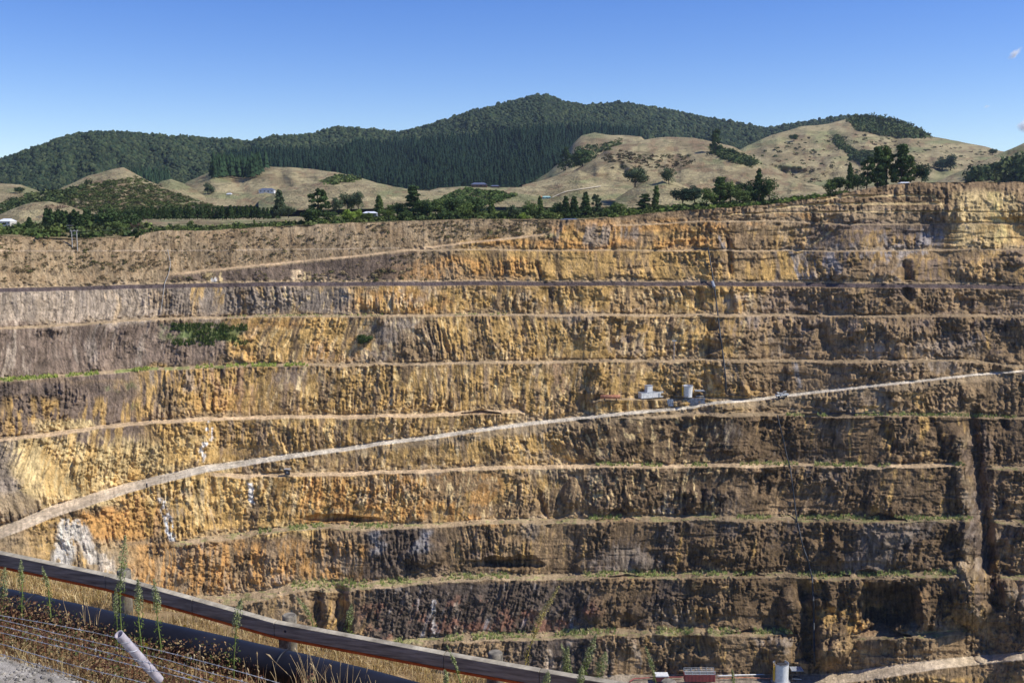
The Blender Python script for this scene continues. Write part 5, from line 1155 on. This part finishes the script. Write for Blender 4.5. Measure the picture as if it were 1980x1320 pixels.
# grasses
def blades(name, x, y, h, colr, label, wdt=.004, cat='grass', lean=.5):
    n = len(x); z = gz(x, y); a = RS.rand(n)*6.28; l = RS.rand(n)*lean*h; c, s = np.cos(a), np.sin(a); fa = RS.rand(n)*3.14; fx, fy = np.cos(fa)*wdt*(.5+RS.rand(n)), np.sin(fa)*wdt
    b = np.stack([x, y, z-.01], -1); mid = b+np.stack([c*l*.3, s*l*.3, h*.55], -1); tip = b+np.stack([c*l, s*l, h*(1-.35*l/np.maximum(h, .01))], -1); off = np.stack([fx, fy, 0*fx], -1)
    V_ = np.stack([b-off, b+off, mid+off*.8, mid-off*.8, tip], 1).reshape(-1, 3); i = np.arange(n)[:, None]*5
    F_ = np.concatenate([i+np.array([[0, 1, 2]]), i+np.array([[0, 2, 3]]), i+np.array([[3, 2, 4]])]); o = mesh_np(name, V_, F_, m_leaf, np.repeat(colr, 5, 0)); tag(o, label, cat, kind='stuff'); return o
n = 46000; x = RS.uniform(-9.5, 3.5, n); d = RS.uniform(-1.3, 2.3, n); k = vn(x*2.2, d*2.2, 1) > .25; x, d = x[k], d[k]; y = railY(x)+d
cc = np.stack([lin(206,178,124), lin(186,156,104), lin(222,200,150), lin(158,128,84), lin(148,132,80)])[RS.randint(0, 5, len(x))]*(.7+.5*RS.rand(len(x), 1))
blades('dry_grass', x, y, RS.uniform(.06, .26, len(x)), cc, 'straw-coloured dry grass under and behind the guardrail', lean=1.3)
n = 26000; x = RS.uniform(-8.5, 1.5, n); d = RS.uniform(-4.7, -1.6, n); y = railY(x)+d; k = (vn(x*1.8, d*1.8, 4) > .35) & (RS.rand(n) < np.clip((x+9)/5, .25, 1)); x, y = x[k], y[k]
cc = np.stack([lin(190,166,116), lin(160,130,88), lin(206,186,140), lin(126,96,66)])[RS.randint(0, 4, len(x))]*(.7+.5*RS.rand(len(x), 1))
blades('path_side_grass', x, y, RS.uniform(.05, .24, len(x)), cc, 'thin dry grass between the gravel path and the black pipe', lean=1.1)
# low red-brown dock and clover leaves
n = 56000; x = RS.uniform(-8.2, -.6, n); d = RS.uniform(-4.6, -1.35, n); dens = np.clip((-1.6-x)/2.2, .05, 1); k = (vn(x*1.6, d*1.6, 6) > .28) & (RS.rand(n) < dens); x, d = x[k], d[k]; y = railY(x)+d
z = gz(x, y)+RS.rand(len(x))**1.2*np.clip(.14+.62*vn(x*1.3, y*1.3, 5)**1.3, .1, .7); a = RS.rand(len(x))*6.28; s_ = RS.uniform(.009, .024, len(x)); nn = RS.randn(len(x), 3)+np.array([0, 0, .6]); nn /= np.linalg.norm(nn, axis=1)[:, None]
u = np.cross(nn, RS.randn(len(x), 3)); u /= np.linalg.norm(u, axis=1)[:, None]; v = np.cross(nn, u); c = np.stack([x, y, z], -1)
V_ = np.stack([c-u*s_[:, None], c-v*s_[:, None]*.6, c+u*s_[:, None], c+v*s_[:, None]*.6], 1).reshape(-1, 3); F_ = np.arange(len(V_)).reshape(-1, 4)
cc = np.stack([lin(104,74,58), lin(88,60,50), lin(128,98,72), lin(92,98,58), lin(150,130,92), lin(160,130,92)])[RS.randint(0, 6, len(x))]*(.65+.6*RS.rand(len(x), 1))
o = mesh_np('red_brown_weeds', V_, F_, m_leaf, np.repeat(cc, 4, 0)); tag(o, 'low tangle of red-brown dock and clover between wire and pipe', 'weeds', kind='stuff')
n = 700; x = RS.uniform(-8, -2.2, n); y = railY(x)+RS.uniform(-4.4, -1.5, n); mbs = []
blades('weed_stems', x, y, RS.uniform(.3, .62, n), np.stack([lin(150,104,74), lin(112,72,54)])[RS.randint(0, 2, n)], 'upright brown weed stems above the red-brown tangle', wdt=.004, lean=.3, cat='weeds')
# tall flowering fleabane stalks, each its own plant
m_weed = attr_mat('weed_leaf', (8, 30, 90), amp=.2, bump=0, transl=.3)
def weed(x, yt, yb, D, label, wid=1.0, lush=1.0, col='g', name='tall_weed'):
    b = P(x, yb, D); h = (yb-yt)*mpp(D)*1.0; e = empty(name, b, label, 'weed'); r = np.random.RandomState(int(x*7+yt)); o = Vector((0, 0, 0))
    lean = Vector((r.randn()*.13*h, r.randn()*.1*h, 0)); pts = [b+lean*(t*t)+Vector((math.sin(t*5+x)*.012, 0, h*t)) for t in np.linspace(0, 1, 9)]
    pts[0] = pts[0]-Vector((0, 0, .15)); mb = MB(); mb.tube(pts, list(np.linspace(.009, .003, 9)), 6); mb.build('stem', m_stem if col == 'g' else m_stemy, e)
    def quads(cs, sz, cols, nm, el=.35):
        cs = np.array(cs); n = len(cs); nn = r.randn(n, 3); nn /= np.linalg.norm(nn, axis=1)[:, None]; u = np.cross(nn, r.randn(n, 3)); u /= np.linalg.norm(u, axis=1)[:, None]; v = np.cross(nn, u); s = (np.array(sz)*np.ones(n))[:, None]
        V_ = np.stack([cs-u*s, cs-v*s*el, cs+u*s, cs+v*s*el], 1).reshape(-1, 3)-np.array(b); ob = mesh_np(nm, V_, np.arange(n*4).reshape(-1, 4), m_weed, np.repeat(cols*(.7+.6*r.rand(n, 1)), 4, 0), parent=e)
    nl = int(110*lush); ts = r.rand(nl)**1.1*.8; cs = []
    for t in ts:
        p_ = b+lean*(t*t)+Vector((0, 0, h*t)); a = r.rand()*6.28; q = (.015+.075*(1-t))*r.rand()**.5*wid; cs.append((p_.x+q*math.cos(a), p_.y+q*math.sin(a), p_.z+q*.4))
    quads(cs, .016+.018*r.rand(nl), lin(120,138,66) if col == 'g' else lin(176,164,84), 'leaves', .16)
    nf = int(330*lush); cs = []
    for i in range(nf):
        t = .55+.47*r.rand(); p_ = b+lean*(t*t)+Vector((0, 0, h*t)); w_ = .062*wid*math.sin(min(1, (1.05-t)/.5)*math.pi*.75); a = r.rand()*6.28; q = w_*r.rand()**.5; cs.append((p_.x+q*math.cos(a), p_.y+q*math.sin(a), p_.z+r.randn()*.01))
    quads(cs, .007+.006*r.rand(nf), lin(160,164,116) if col == 'g' else lin(206,190,120), 'flower_head', .7)
m_straw = noise_mat('straw', tuple(lin(150, 122, 84)), tuple(lin(214, 190, 144)), 9, .8)
m_stem = flat_mat('green_stem', lin(124, 140, 72), .7); m_stemy = flat_mat('straw_stem', lin(190, 170, 90), .7)
WD = [(8,1084,1230,12.6,'tall weed cut by the left photo edge in front of the guardrail',1,1),(43,1082,1178,12.4,'slim green weed second from the left edge, crossing the rail',.7,.7),(98,1094,1172,12.3,'slim green weed third from the left, crossing the rail',.6,.6),
 (234,1024,1248,12.0,'tallest leafy green weed rising above the rail post at left',1.1,1.7),(226,1130,1248,11.6,'short pale weed directly before the left rail post',.6,.7),(272,1112,1256,11.6,'medium weed just right of the tallest leafy weed',.9,1),(310,1108,1256,11.7,'thin weed with an open feathery head right of the leaning post',.9,.9),
 (452,1144,1290,11.4,'feathery topped weed alone before the middle of the rail',1,1),(608,1150,1228,14.6,'green weed standing behind the rail, left of a pair',.8,.8),(673,1165,1244,14.4,'pale headed weed standing behind the rail, right of a pair',1.1,1),(894,1244,1350,11.6,'very thin straight green weed crossing the rail right of centre',.4,.4),
 (864,1284,1350,11.5,'short weed head just left of the thin straight weed',.6,.6),(1090,1238,1350,13.8,'leftmost pale plume of the clump at the rail lower end',.9,1.2),(1108,1246,1350,13.7,'second pale plume of the clump at the rail lower end',.9,1),(1126,1214,1350,13.9,'tallest plume of the clump at the rail lower end',1.2,1.6),
 (1152,1254,1350,13.7,'broad plume at the right of the clump by the rail lower end',1.5,1.6),(1120,1280,1360,12.2,'short plume in front of the clump, against the rail end',.9,1.1),(1052,1292,1360,12.0,'small plume poking over the rail left of the clump',.9,.9),(1270,1240,1360,13.6,'lone thin weed standing left of the small red hut',.6,.8),(988,1260,1345,13.9,'small thin weed beside the tall yellow stalk',.7,.6),(1420,1290,1360,13.4,'thin weed before the right end of the pad pipes',.5,.6)]
for a in WD: weed(*a)
weed(1010, 1112, 1345, 13.9, 'tall yellow dried stalk rising behind the rail near centre', 1.0, 1.7, 'y', 'dry_stalk')
# dead grass clumps and stalks in front of the pipe
for x_, y_, D_, h_, n_, la in [(598,1330,10.6,.5,26,'tuft of tall pale dead grass before the pipe near the bottom edge'),(640,1335,10.6,.38,12,'thin pale dead grass just right of the tall dead tuft'),(388,1296,9.8,.5,5,'sparse dead stalks crossing the pipe right of the leaning post'),(520,1320,10.0,.32,9,'brown dead grass between the last fence wire and the pipe'),(700,1338,10.4,.36,9,'rightmost pale dead stalks at the bottom edge of the pipe'),(165,1190,11.6,.3,9,'pale dead stalks leaning on the pipe left of the first post')]:
    b = P(x_, y_, D_); e = empty('dead_grass', b, la, 'grass clump'); mb = MB()
    for i in range(n_):
        o0 = b+Vector((rnd.gauss(0, .11), rnd.gauss(0, .06), -.1)); l_ = h_*rnd.uniform(.45, 1.1); dx, dy = rnd.gauss(0, .22)*l_, rnd.gauss(0, .15)*l_
        mb.tube([o0, o0+Vector((dx*.3, dy*.3, l_*.55)), o0+Vector((dx, dy, l_))], [.0045, .003, .0015], 3, False)
        if rnd.random() < .35: c_ = o0+Vector((dx, dy, l_)); mb.tube([c_, c_+Vector((dx*.15+rnd.gauss(0, .01), 0, .05)), c_+Vector((dx*.3, 0, .07))], [.002, .009, .002], 5, False)
    mb.build('stalks', m_straw, e)
# yellow flowers
mbf = []
m_flower = flat_mat('yellow_petals', lin(240, 200, 40), .7, wear=.1)
for x_, y_, D_, la in [(357,1209,13.6,'yellow flower in the dry grass above the black pipe'),(662,1283,12.6,'yellow flower beside the pipe right of the second post'),(283,1245,9.6,'yellow flower just above the wire right of the leaning post'),(366,1310,8.6,'yellow flower under the lowest wire near the bottom edge'),(408,1312,8.7,'yellow flower at the bottom edge right of the others')]:
    e = empty('yellow_flower', P(x_, y_, D_), la, 'flower'); o = Vector(e.location)
    mb = MB(); mb.tube([o-Vector((0, 0, .3)), o], .003, 4); mb.build('stem', m_stem, e)
    mb = MB(); vs = [o]+[o+Vector((math.cos(k*math.pi/8), -.35*math.sin(k*math.pi/8)*.9-.0, .9*math.sin(k*math.pi/8)))*(.024 if k % 2 else .015) for k in range(16)]; mb.add(vs, [(0, 1+k, 1+(k+1) % 16) for k in range(16)]); mb.build('petals', m_flower, e)
# ================================================================== CLOUDS AND AIR
def cloud(x, y, wpx, hpx, dens, label, rot=0):
    D = 7000; c = P(x, y, D); m_, nt_, b_2 = new_mat('cloud_vapour'); nt_.nodes.remove(b_2); L = nt_.links; out = nt_.nodes['Material Output']
    vol = N(nt_, 'ShaderNodeVolumePrincipled'); vol.inputs['Color'].default_value = (1, 1, 1, 1); vol.inputs['Anisotropy'].default_value = .3
    tc = N(nt_, 'ShaderNodeTexCoord'); n1 = N(nt_, 'ShaderNodeTexNoise'); n1.inputs['Scale'].default_value = 1.6; n1.inputs['Detail'].default_value = 5; L.new(tc.outputs['Object'], n1.inputs['Vector'])
    ln_ = N(nt_, 'ShaderNodeVectorMath', operation='LENGTH'); L.new(tc.outputs['Object'], ln_.inputs[0])
    s1 = N(nt_, 'ShaderNodeMath', operation='SUBTRACT'); s1.inputs[0].default_value = 1.0; L.new(ln_.outputs['Value'], s1.inputs[1])
    s2 = N(nt_, 'ShaderNodeMath', operation='MULTIPLY_ADD'); L.new(n1.outputs[0], s2.inputs[0]); s2.inputs[1].default_value = 2.4; s2.inputs[2].default_value = -1.5
    s3 = N(nt_, 'ShaderNodeMath', operation='ADD'); L.new(s1.outputs[0], s3.inputs[0]); L.new(s2.outputs[0], s3.inputs[1])
    s3b = N(nt_, 'ShaderNodeMath', operation='MULTIPLY'); L.new(s3.outputs[0], s3b.inputs[0]); L.new(s1.outputs[0], s3b.inputs[1])
    s4 = N(nt_, 'ShaderNodeMath', operation='MULTIPLY', use_clamp=False); L.new(s3b.outputs[0], s4.inputs[0]); s4.inputs[1].default_value = dens
    s5 = N(nt_, 'ShaderNodeMath', operation='MAXIMUM'); L.new(s4.outputs[0], s5.inputs[0]); s5.inputs[1].default_value = 0
    L.new(s5.outputs[0], vol.inputs['Density']); L.new(vol.outputs[0], out.inputs['Volume'])
    o = mesh_np('cloud', ICOV*1.0, ICOF, m_); k = mpp(D); o.location = c; o.scale = (wpx*k/2*1.3, wpx*k/2, hpx*k/2*1.3); o.rotation_euler = (0, -rot, 0); tag(o, label, 'cloud', kind=None)
cloud(1962, 104, 30, 14, .12, 'small slanting wisp of cloud, highest of the three at right', .7)
cloud(1984, 242, 34, 26, .2, 'brighter puff of cloud cut by the right edge of the sky')
cloud(1908, 206, 14, 8, .06, 'faintest tiny cloud fleck between the other two')
hz, nt_, b_2 = new_mat('air'); nt_.nodes.remove(b_2); vol = N(nt_, 'ShaderNodeVolumePrincipled'); vol.inputs['Color'].default_value = (.62, .76, 1, 1); vol.inputs['Density'].default_value = .000032; vol.inputs['Anisotropy'].default_value = .2
nt_.links.new(vol.outputs[0], nt_.nodes['Material Output'].inputs['Volume'])
zlo = -1500; mb = MB(); mb.box((0, 12000, (zlo+480)/2), (30000, 26000, 480-zlo)); o = mb.build('haze', hz); tag(o, kind='stuff'); o['label'] = 'thin blue air haze over the whole valley'; o['category'] = 'haze'
print('all done')
